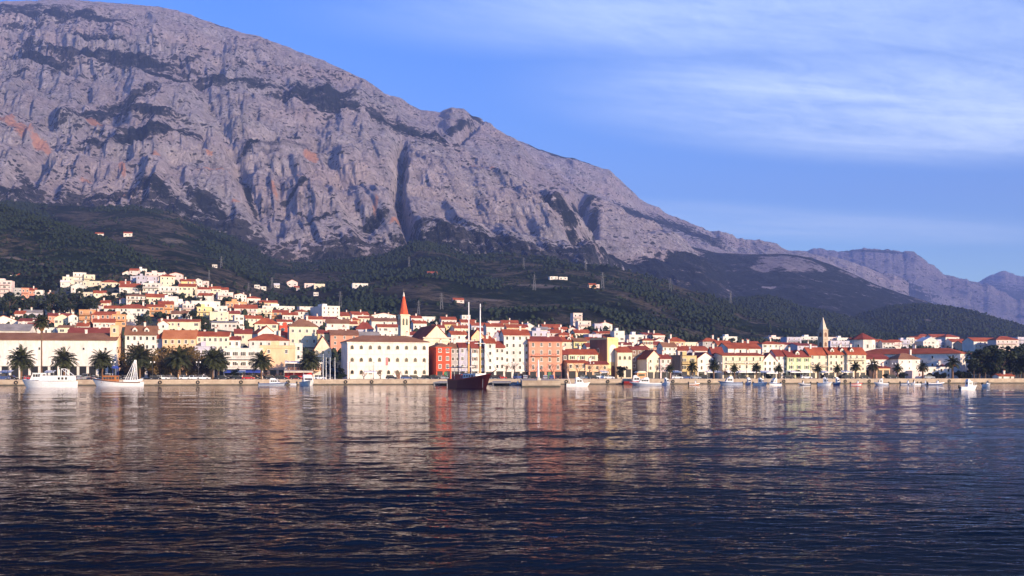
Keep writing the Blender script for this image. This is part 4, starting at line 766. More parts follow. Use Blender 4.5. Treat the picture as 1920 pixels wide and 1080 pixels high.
# lone houses among the trees higher up
G3 = 'lone houses on the wooded slope'
LONE = [(477, 487, 535, 541, 'W', 'f', 'pair'), (485, 499, 538, 543, 'W', 'f', ''), (514, 524, 534, 540, 'W', 'hw', ''), (538, 558, 529, 539, 'P', 'gr', ''), (552, 561, 539, 545, 'P', 'hr', ''), (571, 591, 532, 540, 'P', 'f', ''), (589, 609, 533, 542, 'C', 'f', ''), (661, 690, 532, 541, 'W', 'f', ''), (588, 597, 549, 555, 'W', 'f', ''),
        (850, 870, 562, 568, 'P', 'hr', ''), (802, 820, 512, 517, 'P', 'hr', ''), (1105, 1118, 534, 540, 'H', 'hr', ''), (1110, 1124, 534, 539, 'P', 'f', ''), (1031, 1046, 519, 524, 'W', 'f', ''), (1048, 1064, 520, 525, 'W', 'f', ''), (179, 193, 438, 444, 'W', 'hr', ''), (232, 247, 437, 444, 'W', 'hr', ''), (88, 108, 432, 438, 'P', 'hr', ''), (398, 407, 497, 502, 'W', 'f', '')]
for p0, p1, e, bs, w, rf, l in LONE:
    pc = (p0 + p1) / 2
    if pc < 150 and bs < 500: Yl = 1190
    else: Yl = None
    house(p0, p1, e, bs, w, rf, group=G3, Y=Yl, win='wide', nc=2, nf=1, chim=0, found=1.2, yaw=14)
for p0, p1, e, bs in ((1774, 1781, 578, 586), (1786, 1794, 578, 587), (1809, 1816, 582, 589)):
    house(p0, p1, e, bs, 'W', 'f', group='white masts of the hilltop station', Y=2450 if p0 < 1800 else 2470, win='wide', nc=1, nf=2, chim=0, found=12, yaw=10, lab={1774: 'left one of two white blocks on the wooded headland top', 1786: 'right one of two white blocks on the wooded headland top', 1809: 'single small white block further along the headland crest'}[p0])

# the crowd of small roofs between the traced ones
boxes = [(r_[0], r_[1], r_[2] - 6, r_[3]) for r_ in HILL]; nfill = 0
for k in range(4000):
    if nfill >= NFILL: break
    px = rnd.uniform(0, 700) if rnd.random() < .6 else rnd.uniform(700, 1330); T_ = float(interp(TTOP, px)); bs = T_ + rnd.uniform(8, 100 if px < 600 else 44); w = rnd.uniform(13, 25); hh = rnd.uniform(7, 11)
    if bs > 650 or (px < 175 and bs < 596): continue
    bx = (px - w / 2, px + w / 2, bs - hh - 5, bs); ov = sum(max(0, min(bx[1], b[1]) - max(bx[0], b[0])) * max(0, min(bx[3], b[3]) - max(bx[2], b[2])) for b in boxes) / (w * (hh + 5))
    if ov > .28: continue
    boxes.append(bx); nfill += 1
    house(bx[0], bx[1], bs - hh, bs, rnd.choice('WWWCCPPHSL'), rnd.choice(['hr', 'hr', 'hd', 'pr', 'gr', 'hb', 'pd', 'f']), group=G2, yaw=14 + rnd.uniform(-9, 12), nc=2, bal=rnd.random() < .25)
# labels for the slope houses: look first, then the nearest landmark
LM = [(31, 520, 'tall white house with red cap'), (150, 522, 'three storey white villa'), (90, 560, 'dark tree belt'), (256, 510, 'highest white villas'), (283, 540, 'white villa with stacked balconies'), (240, 580, 'long red roofed school'), (300, 585, 'orange block'), (365, 557, 'lone dark cypress'), (378, 603, 'black garden trees'), (193, 600, 'salmon house with shutters'), (135, 603, 'cream gabled pair'), (80, 600, 'tall palm crown'), (395, 575, 'yellow balcony house'), (445, 578, 'orange house with white bands'),
      (451, 557, 'white gable at the tree edge'), (500, 605, 'pointed red hip roof'), (570, 615, 'big brown roofed house'), (520, 575, 'long windowed terrace'), (620, 582, 'white apartment block'), (685, 608, 'dark red hip roof'), (756, 575, 'red church spire'), (818, 620, 'yellow church pediment'), (880, 600, 'front schooner mast'), (906, 600, 'rear schooner mast'), (968, 620, 'red roofed loggia'), (1022, 636, 'salmon house roof'), (1086, 600, 'pink stepped villa'), (1148, 640, 'yellow church front'), (1195, 635, 'plain white block'), (1232, 650, 'lilac side gable'), (1320, 630, 'dark pine row'), (1395, 648, 'long red roof'), (1543, 620, 'stone campanile'), (1616, 640, 'white rotunda'), (1680, 655, 'pale grey roof'), (1760, 655, 'barracks roof'), (1860, 680, 'black park trees')]
def desc(h, lv=0):
    sz = 'tiny' if h['w'] < 13 else 'small' if h['w'] < 19 else 'long' if h['w'] > 34 else ''
    rf = {'f': 'flat roof', 'h': RNAME[h['roof'][1:] or 'g'] + ' roof', 'g': RNAME[h['roof'][1:] or 'g'] + ' gable', 'p': RNAME[h['roof'][1:] or 'g'] + ' hip roof'}[h['roof'][0]]
    return ' '.join(x for x in (sz, WNAME[h['wall']], 'house with', rf + (' and balconies' if h['bal'] else '')) if x)
def where(dx, dy):
    a = math.degrees(math.atan2(-dy * 1.6, dx))
    for lim, s in ((-157, 'left of'), (-112, 'below and left of'), (-68, 'below'), (-22, 'below and right of'), (22, 'right of'), (68, 'above and right of'), (112, 'above'), (157, 'above and left of'), (181, 'left of')):
        if a <= lim: return s
used_l = {h['lab'] for h in HOUSES if h['lab']}
for h in HOUSES:
    if h['lab']: continue
    c = sorted(LM, key=lambda l: (l[0] - h['px']) ** 2 + 2.5 * (l[1] - h['py']) ** 2)
    for k in range(24):
        l = c[k % 6]; w = where(h['px'] - l[0], h['py'] - l[1]); far = math.hypot(h['px'] - l[0], h['py'] - l[1])
        pre = ('close ' if far < 28 else 'well ' if far > 60 else '') if k >= 6 else ''
        s = f"{desc(h)} {pre}{w} the {l[2]}"
        if k >= 12: s = f"{desc(h)}, {h['nf']} storeys, {w} the {l[2]}"
        if s not in used_l: break
    s = s.replace('house with ', 'house, ') if len(s.split()) > 15 else s
    while len(s.split()) > 16: s = s.replace(' and balconies', ', balconied', 1) if ' and balconies' in s else s.replace(' the ', ' ', 1)
    used_l.add(s); h['o']['label'] = s; h['lab'] = s
# ---------------------------------------------------------------- promenade, quay wall, pier
def quay():
    pv, t, b = newmat('promenade_paving'); p = worldpos(t)
    L(t, mixc(t, rng(t, noise(t, .5, 5, .6, p), .35, .65), (.30, .25, .21), (.44, .38, .32)), b.inputs['Base Color']); b.inputs['Roughness'].default_value = .85
    qs, t, b = newmat('quay_stone'); p = worldpos(t)
    br = N(t, 'ShaderNodeTexBrick'); br.inputs['Scale'].default_value = 1; br.inputs['Brick Width'].default_value = 1.9; br.inputs['Row Height'].default_value = .62; br.inputs['Mortar Size'].default_value = .03
    br.inputs['Color1'].default_value = (.46, .37, .27, 1); br.inputs['Color2'].default_value = (.38, .30, .22, 1); br.inputs['Mortar'].default_value = (.25, .19, .14, 1)
    L(t, mapped(t, p, (1, 1, 1), (R(90), 0, 0)), br.inputs['Vector'])
    c = mixc(t, rng(t, noise(t, .4, 6, .7, mapped(t, p, (1, 1, .4))), .45, .7, 0, .75), br.outputs['Color'], (.26, .18, .12))
    sz = N(t, 'ShaderNodeSeparateXYZ'); L(t, p, sz.inputs[0])
    wl = math_(t, 'ADD', sz.outputs[2], math_(t, 'MULTIPLY', noise(t, .8, 4, .6, p), .5))
    c = mixc(t, rng(t, wl, .78, .45), c, (.055, .05, .035)); L(t, c, b.inputs['Base Color']); b.inputs['Roughness'].default_value = .85
    us = list(range(-420, 2330, 30)); M = MB(); W = MB()
    pt = lambda u, off, z: P(u, HZ, float(shoreY(u)) + off).xy.to_3d() + Vector((0, 0, z))
    for a, c_ in zip(us[:-1], us[1:]):
        M.face([pt(a, .6, QZ), pt(c_, .6, QZ), pt(c_, 66, QZ), pt(a, 66, QZ)])
        W.face([pt(a, 0, -1.5), pt(c_, 0, -1.5), pt(c_, 0, QZ + .10), pt(a, 0, QZ + .10)]); W.face([pt(a, 0, QZ + .10), pt(c_, 0, QZ + .10), pt(c_, .7, QZ + .10), pt(a, .7, QZ + .10)])
        W.face([pt(a, .7, QZ + .10), pt(c_, .7, QZ + .10), pt(c_, .7, QZ - .1), pt(a, .7, QZ - .1)])
    M.build('promenade', pv, None)['kind'] = 'structure'; W.build('quay', qs, None)['kind'] = 'structure'
    Yf = 319; x0 = (979 - 960) / F * Yf; x1 = (1051 - 960) / F * Yf; B = MB(); B.box(x0, x1, Yf, 384, -1.5, 1.72); B.box(x0 - .12, x1 + .12, Yf - .12, 384, 1.72, 1.9)
    o = B.build('pier', qs, None); tag(o, 'short stone pier carrying the white light column', 'pier')
    for k, (px, w) in enumerate(((826, 26), (940, 34))):
        Yq = 352; B = MB(); B.box(-w * .09, w * .09, 0, 34, .75, 1.15); 
        for xx in (-w * .08, w * .08):
            for yy in (.5, 12, 24): B.tube((xx, yy, -2), (xx, yy, .75), .22, n=8)
        o = B.build('landing_stage', flat('shade_grey_concrete' + ('' if k == 0 else '_pale'), (.20, .20, .21), .8), None); o.location = ((px - 960) / F * Yq, Yq, 0)  # dark grey colour stands in for the shaded stretches of quay
        tag(o, 'low grey landing stage at the stern of the schooner' if k == 0 else 'low grey landing stage just right of the schooner bow', 'landing stage')
quay()
REF = [(-99, 25, 'left end of the harbour hall'), (25, 75, 'harbour hall by the first palm'), (75, 150, 'middle of the harbour hall'), (150, 222, 'right end of the harbour hall'), (222, 300, 'skylight house'), (300, 368, 'wide orange roofed house'), (368, 425, 'blue glass building'), (425, 490, 'balconied terrace building'), (490, 540, 'peach blank walled building'), (540, 604, 'canopied restaurant terrace'), (604, 650, 'cypress gap'), (650, 730, 'left half of the arched hotel'), (730, 806, 'right half of the arched hotel'), (806, 846, 'red house'), (846, 886, 'grey stone house'), (886, 945, 'white houses by the schooner'), (945, 993, 'tall blank white house'), (993, 1056, 'large salmon house'), (1056, 1120, 'low cream house'), (1120, 1160, 'yellow church front'), (1160, 1190, 'cream church hall'), (1190, 1215, 'brown shaded house'), (1215, 1258, 'yellow gabled house'), (1258, 1278, 'dark shaded block'), (1278, 1308, 'ochre terrace house'), (1308, 1356, 'white two dormer house'), (1356, 1431, 'cream balcony hotel'), (1431, 1478, 'small dormer house'), (1478, 1519, 'pale green house'), (1519, 1555, 'campanile'), (1555, 1592, 'round dormer house'), (1592, 1623, 'half round gable house'), (1623, 1684, 'plain white house'), (1684, 1728, 'square white house'), (1728, 1800, 'low white house'), (1800, 1830, 'barracks end'), (1830, 2100, 'black park trees')]
def ref(px): return next(n for a, b, n in REF if a <= px < b)
PEND = []
def later(o, px, text, cat, group): PEND.append((o, px, text, cat, group))
def settle():
    by = {}
    for r in PEND: by.setdefault(r[2], []).append(r)
    O = ['leftmost', 'second from left', 'third from left', 'fourth from left', 'fifth from left', 'sixth from left', 'seventh from left', 'eighth from left', 'ninth from left', 'tenth from left', 'eleventh from left', 'twelfth from left']
    for txt, rs in by.items():
        rs.sort(key=lambda r: r[1])
        for i, (o, px, t_, cat, g) in enumerate(rs): tag(o, t_ if len(rs) == 1 else f"{t_}, {O[min(i, 11)] if i < 12 else 'far right'} of {len(rs)}", cat, g)
def onquay(px, off): Y = float(shoreY(px)) + off; return Vector(((px - 960) / F * Y, Y, QZ)), Y
# ---------------------------------------------------------------- foliage
def leafmat(name, a, b_):
    m, t, b = newmat(name); p = worldpos(t)
    c = mixc(t, rng(t, noise(t, .9, 4, .7, p), .35, .65), a, b_); c = mixc(t, rng(t, noise(t, .18, 3, .6, p), .4, .65, 0, .6), c, tuple(x * .6 for x in a))
    L(t, c, b.inputs['Base Color']); b.inputs['Roughness'].default_value = .75; b.inputs['Specular IOR Level'].default_value = .2; return m
LEAF = leafmat('dark_leaves', (.012, .020, .010), (.035, .045, .018)); PINE = leafmat('pine_needles', (.008, .015, .009), (.022, .032, .016)); PALM = leafmat('palm_fronds', (.016, .024, .010), (.058, .060, .022))
DRY = leafmat('autumn_leaves', (.085, .058, .022), (.24, .15, .05)); BARK = flat('bark', (.10, .065, .045), .9); PBARK = flat('palm_bark', (.15, .085, .05), .9); TWIG = flat('bare_twigs', (.22, .13, .085), .9); DEAD = flat('dead_fronds', (.24, .12, .045), .9)
def palm_proto(seed, H, Rc, nfr, label_name='palm_tree', tall=False):
    q = random.Random(seed); e = empty(label_name, (0, 0, -500))
    b = MB(); pr = [(.42, 0), (.34, .5), (.30, H * .5), (.34, H * .8), (.46, H - .35), (.3, H)] if not tall else [(.38, 0), (.26, 1.5), (.20, H * .7), (.24, H - 1), (.3, H)]
    b.lathe(pr, 9); b.build('trunk', PBARK, e, smooth=True)
    b = MB()
    for k in range(nfr):
        az = k * 2.39996 + q.uniform(-.2, .2); el = R(82 - 106 * (k / nfr) ** .8 + q.uniform(-7, 7)); ln = Rc * q.uniform(.88, 1.1)
        pt = Vector((0, 0, H - .15)); dr = Vector((math.cos(az) * math.cos(el), math.sin(az) * math.cos(el), math.sin(el))); side = Vector((-math.sin(az), math.cos(az), 0)); n = 11; st = ln / n
        for i in range(n):
            nx = pt + dr * st; s = i / n; w = (.80 * math.sin(math.pi * min(1, .12 + s * .92)) ** .7 + .05) * Rc / 4.6
            if i > 0:
                for sg in (-1, 1):
                    for h2 in (0, .5):
                        p0 = pt + dr * st * h2; tip = p0 + side * sg * w + dr * w * .65 + Vector((0, 0, -w * q.uniform(.25, .7)))
                        b.face([p0, p0 + dr * st * .46, tip + dr * .10, tip])
            b.face([pt + side * .035, pt - side * .035, nx - side * .02, nx + side * .02]); pt = nx
            dr = (dr + Vector((0, 0, -.105 - .06 * s))).normalized()
    b.build('crown', PALM, e)
    b = MB()
    if tall: b.lathe([(.3, H - 3.2), (.85, H - 2.6), (1.0, H - .6), (.4, H - .1)], 9); b.build('dead_frond_skirt', DEAD, e)
    else:
        for k in range(9):
            az = k * .7; c = Vector((math.cos(az) * .8, math.sin(az) * .8, H - .75)); b.tube((0, 0, H - .2), c, .06, .12, 4); b.lathe([(.05, c.z - .55), (.34, c.z - .25), (.25, c.z + .1), (.05, c.z + .2)], 5, (c.x, c.y))
        b.build('fruit_cluster', ORANGE, e)
    return e
def place(proto, px, off, scale, rz=None, z=None, Y=None):
    if Y is None: loc, Y = onquay(px, off)
    else: loc = Vector(((px - 960) / F * Y, Y, 0)); loc.z = gz(loc.x, Y) - .2
    c = proto if proto.location.z < -400 and not proto.get('used') else copy_tree(proto)
    proto['used'] = 1
    if 'used' in c and c is not proto: del c['used']
    c.location = loc; c.rotation_euler = (0, 0, rnd.uniform(0, 6.28) if rz is None else rz); c.scale = (scale,) * 3 if not isinstance(scale, tuple) else scale
    return c
def unuse():
    for o in COL.objects:
        if 'used' in o: del o['used']
PP = [palm_proto(1, 6.6, 5.0, 76), palm_proto(2, 6.4, 4.8, 70), palm_proto(3, 6.8, 4.9, 82)]
PS = [palm_proto(5, 4.7, 2.9, 40), palm_proto(6, 4.4, 2.7, 36), palm_proto(7, 5.0, 2.8, 44)]
PT = palm_proto(4, 19.4, 3.3, 64, tall=True)
PALMS = [(40, 14, 1.03), (120, 14, 1.05), (192, 15, .98), (262, 16, 1.12), (337, 15, 1.12), (399, 15, 1.03), (409, 17, .95), (490, 15, .98), (582, 30, 1.0), (1338, 18, 1.08), (1377, 18, .92), (1418, 18, .86), (1533, 18, .84), (1570, 18, .90), (1604, 18, .95), (1637, 18, 1.1), (1730, 18, 1.08), (1786, 20, 1.32), (1298, 20, 1.0), (1256, 20, .92), (1460, 18, .8), (1683, 22, .9)]
for i, (px, off, s) in enumerate(PALMS):
    o = place((PP if px < 600 else PS)[i % 3], px, off, s)
    d = 'large date palm with orange fruit' if px < 520 else 'date palm set back' if px == 582 else 'small palm'
    later(o, px, f"{d} before the {ref(px)}", 'palm tree', 'palms along the promenade')
o = place(PT, 78, 16, 1.0); tag(o, 'very tall thin palm with a shaggy crown rising above the harbour hall', 'palm tree')
def crown_mesh(name, mat, seed, n, rx, rz, lumps, leaf, cz, drop=0.0, conic=0):
    q = random.Random(seed); cs = []
    for k in range(lumps):
        a = q.uniform(0, 6.28); r = q.uniform(.15, .75); h = q.uniform(-.75, .8)
        if conic: r *= max(.08, 1 - (h + .75) / 1.7) * conic
        cs.append((Vector((math.cos(a) * r * rx, math.sin(a) * r * rx, cz + h * rz)), q.uniform(.28, .5) * min(rx, rz) * (1 if not conic else max(.3, 1.1 - (h + .75) / 1.8))))
    b = MB()
    for k in range(n):
        c, r = q.choice(cs); d = Vector((q.gauss(0, 1), q.gauss(0, 1), q.gauss(0, 1))).normalized(); p = c + d * r * q.uniform(.6, 1.08)
        if q.random() < drop: continue
        u = Vector((q.gauss(0, 1), q.gauss(0, 1), q.gauss(0, .7))).normalized(); v = u.orthogonal().normalized(); s = leaf * q.uniform(.6, 1.35)
        b.face([p - u * s - v * s * .5, p + u * s * .2 - v * s * .7, p + u * s + v * s * .3, p - u * s * .2 + v * s * .7])
    me = b.mesh(name); me.materials.append(mat); return me
def tree_proto(name, mat, seed, n=650, rx=3.6, rz=3.0, lumps=11, leaf=.42, cz=5.2, trunk=(.32, 3.4), drop=0, conic=0, limbs=4):
    e = empty(name, (0, 0, -500)); q = random.Random(seed); b = MB()
    b.tube((0, 0, -.5), (0, 0, trunk[1]), trunk[0], trunk[0] * .65, 8)
    for k in range(limbs):
        a = k * 6.28 / max(1, limbs) + q.uniform(-.4, .4); tip = Vector((math.cos(a) * rx * .6, math.sin(a) * rx * .6, cz + q.uniform(-.2, .5) * rz)); b.tube((0, 0, trunk[1] * .85), tip, trunk[0] * .5, .06, 5)
    b.build('trunk', BARK, e); link('crown', crown_mesh('crown', mat, seed, n, rx, rz, lumps, leaf, cz, drop, conic), None, e); return e
TB = [tree_proto('broadleaf_tree', LEAF, s) for s in (21, 22, 23)]
TP = [tree_proto('pine_tree', PINE, s, 900, 3.4, 4.6, 16, .45, 6.4, (.3, 6), 0, 1.1, 0) for s in (31, 32)]
TC = [tree_proto('cypress', PINE, s, 700, 1.15, 5.2, 16, .34, 6.0, (.2, 5), 0, .9, 0) for s in (41, 42)]
TA = [tree_proto('autumn_tree', DRY, s, 1100, 3.9, 3.4, 20, .30, 5.2, (.28, 3.0), .1, 0, 7) for s in (51, 52)]
TBU = [tree_proto('shrub', LEAF, s, 420, 1.7, 1.0, 9, .28, 1.0, (.1, .8), 0, 0, 0) for s in (61, 62)]
def bare_proto(seed, name='bare_tree', H=6.5, mat=TWIG):
    e = empty(name, (0, 0, -500)); q = random.Random(seed); b = MB(); t = MB()
    def grow(p, d, ln, r, lv):
        e_ = p + d * ln; (b if lv < 2 else t).tube(p, e_, r, r * .6, 5 if lv < 2 else 3)
        if lv >= 5: return
        for k in range(3 if lv < 4 else 2):
            v = Vector((q.gauss(0, 1), q.gauss(0, 1), q.gauss(.25, .6))).normalized(); grow(e_, (d * .75 + v * .62).normalized(), ln * q.uniform(.6, .8), r * .58, lv + 1)
    grow(Vector((0, 0, -.3)), Vector((0, 0, 1)), H * .32, .2, 0)
    b.build('trunk', BARK, e); t.build('crown', mat, e); return e
BT = [bare_proto(71), bare_proto(72), bare_proto(73, H=6)]
PO = [bare_proto(81, 'pollarded_tree', 3.2)]
def tree(pr, px, H_px, text, off=None, base=None, w=1.0, base_h=9.0, group=None, cat='tree'):
    Y = float(shoreY(px)) + off if off is not None else y_at(px, base)
    s = H_px / F * Y / base_h; o = place(pr, px, off, (s * w, s * w, s), Y=None if (off is not None and off < 48) else Y); later(o, px, text, cat, group); return o
B_, P_, C_, A_ = 8.6, 11.5, 11.6, 9.2
GB = 'dark belt of trees below the first houses'
for i, px in enumerate(range(-20, 170, 13)):
    tree(TP[i % 2] if i % 3 else TB[i % 3], px + rnd.uniform(-4, 4), rnd.uniform(32, 44), 'dark green tree in the black belt under hillside houses', base=rnd.uniform(586, 594), w=1.15, base_h=P_ if i % 3 else B_, group=GB)
for px, hb, bs in ((168, 30, 586), (182, 24, 580), (196, 22, 576), (212, 20, 572), (228, 20, 568), (150, 20, 560), (165, 16, 556), (205, 14, 562), (180, 12, 548)):
    tree(TB[px % 3], px, hb, 'bushy green tree above the long red roofed school', base=bs, base_h=B_, w=1.1, group='garden trees on the slope')
for px, hb, bs in ((82, 24, 550), (92, 27, 552), (101, 22, 550), (72, 18, 546)): tree(TP[px % 2], px, hb, 'dark pine between the tall white house and villas', base=bs, base_h=P_, w=1.4, group='garden trees on the slope')
for px, hb, bs, w, txt in ((262, 21, 612, 1.2, 'round black tree in front of the long red roofed school'), (308, 19, 604, 1.2, 'dark round tree behind the long cream house'), (347, 16, 602, 1.2, 'dark tree behind the right part of the long cream house'), (372, 32, 624, 1.1, 'largest black garden tree right of the long cream house'), (384, 24, 622, 1.0, 'black tree touching the largest black garden tree'), (361, 24, 606, 1.0, 'black tree left of the largest black garden tree'), (400, 11, 563, 1.4, 'low dark tree below the pink hillside houses'), (419, 14, 574, 1.3, 'dark tree left of the orange house with white bands'), (472, 13, 577, 1.4, 'dark tree below the pink house at the tree edge'), (487, 10, 578, 1.4, 'small dark tree left of the long windowed terrace'), (236, 14, 566, 1.2, 'dark tree left of the white villa with balconies'), (262, 16, 549, 1.2, 'dark tree between the two white balconied villas'), (330, 12, 529, 1.1, 'dark tree under the topmost pink gable'), (608, 9, 606, 1.6, 'dark bush below the white apartment block'), (1140, 8, 622, 2.0, 'dark bush under the white hillside gable'), (590, 26, 700, 1.0, 'dark tree behind the set back palm'), (639, 20, 708, 1.2, 'round dark tree at the left corner of the arched hotel'), (1165, 24, 712, 1.25, 'leaning dark bushy tree before the yellow church front'), (1497, 16, 712, 1.2, 'round dark tree before the pale green house'), (440, 22, 710, 1.0, 'dark clipped tree before the balconied terrace building')):
    f_ = bs > 690; tree(TB[px % 3], px, hb, txt, base=None if f_ else bs, off=(24 if px in (1165, 1497, 440) else 40) if f_ else None, base_h=B_, w=w)
tree(TC[0], 364, 30, 'lone dark cypress among the pink hillside houses', base=568, base_h=C_, w=1.5)
for px, hb in ((606, 32), (613, 44), (622, 40), (630, 34), (598, 28), (636, 30)): tree(TC[px % 2], px, hb, 'dark cypress in the gap left of the arched hotel', off=52, base_h=C_, w=1.5, group='cypresses beside the hotel')
for px, hb in ((226, 46), (233, 52), (240, 44)): tree(TC[px % 2], px, hb, 'black cypress right of the harbour hall', off=44, base_h=C_, w=1.5, group='cypresses beside the skylight house')
for px, hb, off in ((248, 66, 36), (264, 50, 28), (280, 58, 30), (300, 62, 34), (316, 50, 26), (330, 58, 32), (352, 64, 36), (372, 52, 30), (386, 44, 28), (292, 42, 20), (318, 40, 20), (360, 40, 22)): tree(TA[px % 2], px, hb, f'yellow brown autumn tree before the {ref(px)}', off=off, base_h=A_, w=.95, group='autumn trees behind the palms')
for px, hb, off in ((948, 36, 30), (966, 38, 28), (984, 40, 30), (1003, 30, 26), (1018, 28, 30), (1036, 36, 28), (1068, 34, 28), (1084, 36, 30), (1104, 34, 28), (1122, 32, 30), (1142, 30, 26), (1228, 34, 26), (1246, 26, 24), (1362, 24, 26), (1490, 26, 26), (1640, 22, 26), (1700, 16, 26)): tree(BT[px % 3], px, hb, f'brown bare winter tree before the {ref(px)}', off=off, base_h=6.8, w=1.05, group='bare trees along the promenade')
for px, hb, off in ((460, 24, 20), (474, 22, 22), (500, 24, 24), (682, 22, 24), (713, 28, 30), (744, 26, 32), (524, 20, 24)): tree(PO[0], px, hb, f'small pollarded tree before the {ref(px)}', off=off, base_h=4.2, w=1.0, group='pollarded trees on the promenade')
for px in range(1286, 1350, 9): tree(TP[px % 2], px, rnd.uniform(13, 20), 'black pine behind the red hip roofed houses', base=646, base_h=P_, w=1.2, group='dark pine row behind the houses')
for px, hb, bs in ((1398, 22, 656), (1405, 18, 656), (1424, 18, 654), (1433, 16, 654), (1380, 12, 650), (1452, 12, 650)): tree(TP[px % 2], px, hb, 'black pine behind the long red roofed upper house', base=bs, base_h=P_, w=1.2, group='dark pines above the long red roof')
for i, (px, hb) in enumerate(((1826, 54), (1836, 62), (1847, 66), (1858, 70), (1868, 78), (1879, 72), (1890, 76), (1901, 68), (1912, 74), (1924, 72), (1938, 78), (1954, 74), (1972, 70), (1832, 40), (1852, 48), (1874, 52), (1896, 50), (1918, 52), (1842, 30), (1865, 34), (1908, 34), (1930, 44))):
    tree(TB[i % 3] if i % 2 else TP[i % 2], px, hb * .88, 'big black tree in the waterside park', off=30 + (i % 5) * 6 + (0 if i < 13 else -8), base_h=B_ if i % 2 else P_, w=1.05, group='trees of the waterside park')
for px, hb in ((1692, 12), (1752, 14), (1766, 12), (1802, 16), (1812, 14), (1662, 10), (1280, 10), (1318, 10), (640, 12), (890, 8), (818, 9), (832, 9), (1580, 10), (1545, 9), (1440, 9)): tree(TBU[px % 2], px, hb, f'dark rounded shrub at the foot of the {ref(px)}', off=34, base_h=2.2, w=1.3, group='shrubs by the promenade', cat='shrub')
# gardens: scattered trees between the houses on the slope
for k in range(70):
    px = rnd.uniform(20, 640) if k < 46 else rnd.uniform(640, 1280); T_ = float(interp(TTOP, px)); bs = T_ + rnd.uniform(4, 56 if px < 500 else 26)
    o = tree(rnd.choice(TB + TP), px, rnd.uniform(8, 14), 'x', base=bs, base_h=10, w=1.2, group='garden trees between the hillside houses'); n = PEND.pop()
    l = min(LM, key=lambda l_: (l_[0] - px) ** 2 + 2.5 * (l_[1] - bs) ** 2); later(o, px, f"garden tree {where(px - l[0], bs - 5 - l[1])} the {l[2]}", 'tree', 'garden trees between the hillside houses')
# ---------------------------------------------------------------- woods that read as one mass
def woods(name, cand, n, hmin, hmax, seed, mat):
    q = np.random.RandomState(seed); X, Y, Z, w = cand; w = w / w.sum(); k = q.choice(len(X), n, p=w)
    j = q.normal(0, 5, (n, 2)); x = X[k] + j[:, 0]; y = Y[k] + j[:, 1]; z = Z[k] - 1.5; h = q.uniform(hmin, hmax, n); r = h * q.uniform(.4, .7, n); a0 = q.uniform(0, 6.28, n)
    V = np.zeros((n, 16, 3)); 
    for ring, (rf, zf) in enumerate(((.75, .12), (1.0, .38), (.62, .74))):
        for s in range(5):
            a = a0 + s * 1.2566 + ring * .6; rr = r * rf * q.uniform(.75, 1.25, n); V[:, ring * 5 + s] = np.stack([x + np.cos(a) * rr, y + np.sin(a) * rr, z + h * (zf + q.uniform(-.06, .06, n))], -1)
    V[:, 15] = np.stack([x, y, z + h], -1)
    f = [];
    for ring in range(2):
        for s in range(5): a, b2 = ring * 5 + s, ring * 5 + (s + 1) % 5; f += [(a, b2, b2 + 5), (a, b2 + 5, a + 5)]
    f += [(10 + s, 10 + (s + 1) % 5, 15) for s in range(5)]
    f = np.array(f); Fq = (f[None] + (np.arange(n) * 16)[:, None, None]).reshape(-1, 3)
    me = D.meshes.new(name); me.vertices.add(n * 16); me.vertices.foreach_set('co', V.reshape(-1).astype(np.float32)); me.loops.add(Fq.size); me.loops.foreach_set('vertex_index', Fq.reshape(-1).astype(np.int32))
    me.polygons.add(len(Fq)); me.polygons.foreach_set('loop_start', np.arange(0, Fq.size, 3, dtype=np.int32)); me.update(); me.validate()
    link(name, me, mat, kind='stuff')
WOODM = leafmat('wood_foliage', (.005, .012, .006), (.017, .029, .011))
U_, PY_, X_, Y_, Z_, vg_ = HS
m_ = (Y_ > interp(YTOP, U_) + 25) & (Y_ < interp(HS_Y, U_) + 4); w_ = np.clip(vg_, 0.0, 1) ** 1.5 + .04 + .9 * np.clip(1 - np.abs(interp(HS_CREST, U_) - PY_) / 14, 0, 1)
w_ = w_ * np.clip(fbm(X_ / 95., Y_ / 130., 4, 220) * 4 + .45, .02, 1) * (Y_ / 1000.) * (U_ > -200) * (U_ < 2100)
woods('pine_wood', (X_[m_], Y_[m_], Z_[m_], w_[m_]), 30000, 2.2, 4.8, 5, WOODM)
def terr_cand(i, tmin, wf=None):
    u, t, V = TERR[i]; U, T = np.meshgrid(u, t); m = (T > tmin) & (T <= 1.0); w = np.ones(U.shape) if wf is None else wf(U, T); return V[..., 0][m], V[..., 1][m], V[..., 2][m], (w * V[..., 1] ** 2)[m]
m_ = (Y_ > shoreY(U_) + 90) & (Y_ < interp(YTOP, U_) + 40) & (U_ > -60) & (U_ < 2000); woods('undergrowth', (X_[m_], Y_[m_], Z_[m_] + 1.2, Y_[m_] ** .5 * (fbm(X_[m_] / 30., Y_[m_] / 30., 3, 210) > -.05) + .02), 7000, 1.4, 3.4, 12, LEAF)
names_ = ['mountain', 'mountain_shoulder', 'mountain_ridge', 'far_mountain', 'far_mountain2', 'cliff_hill', 'headland', 'forest_hill', 'near_hill']
woods('pine_wood', terr_cand(7, .1, lambda U, T: np.clip(fbm(U / 25., T * 9, 4, 230) * 4 + .7, .05, 1)), 18000, 2.8, 5.4, 6, WOODM); woods('pine_wood', terr_cand(6, .2, lambda U, T: np.clip(fbm(U / 25., T * 9, 4, 240) * 4 + .6, .05, 1)), 12000, 3, 6, 7, WOODM)
woods('pine_wood', terr_cand(8, .03, lambda U, T: .12 + np.clip((T - .55) * 2.4, 0, 1.2) + .5 * (fbm(U / 60., T * 4, 4, 70) > .1)), 11000, 1.8, 3.6, 8, WOODM)
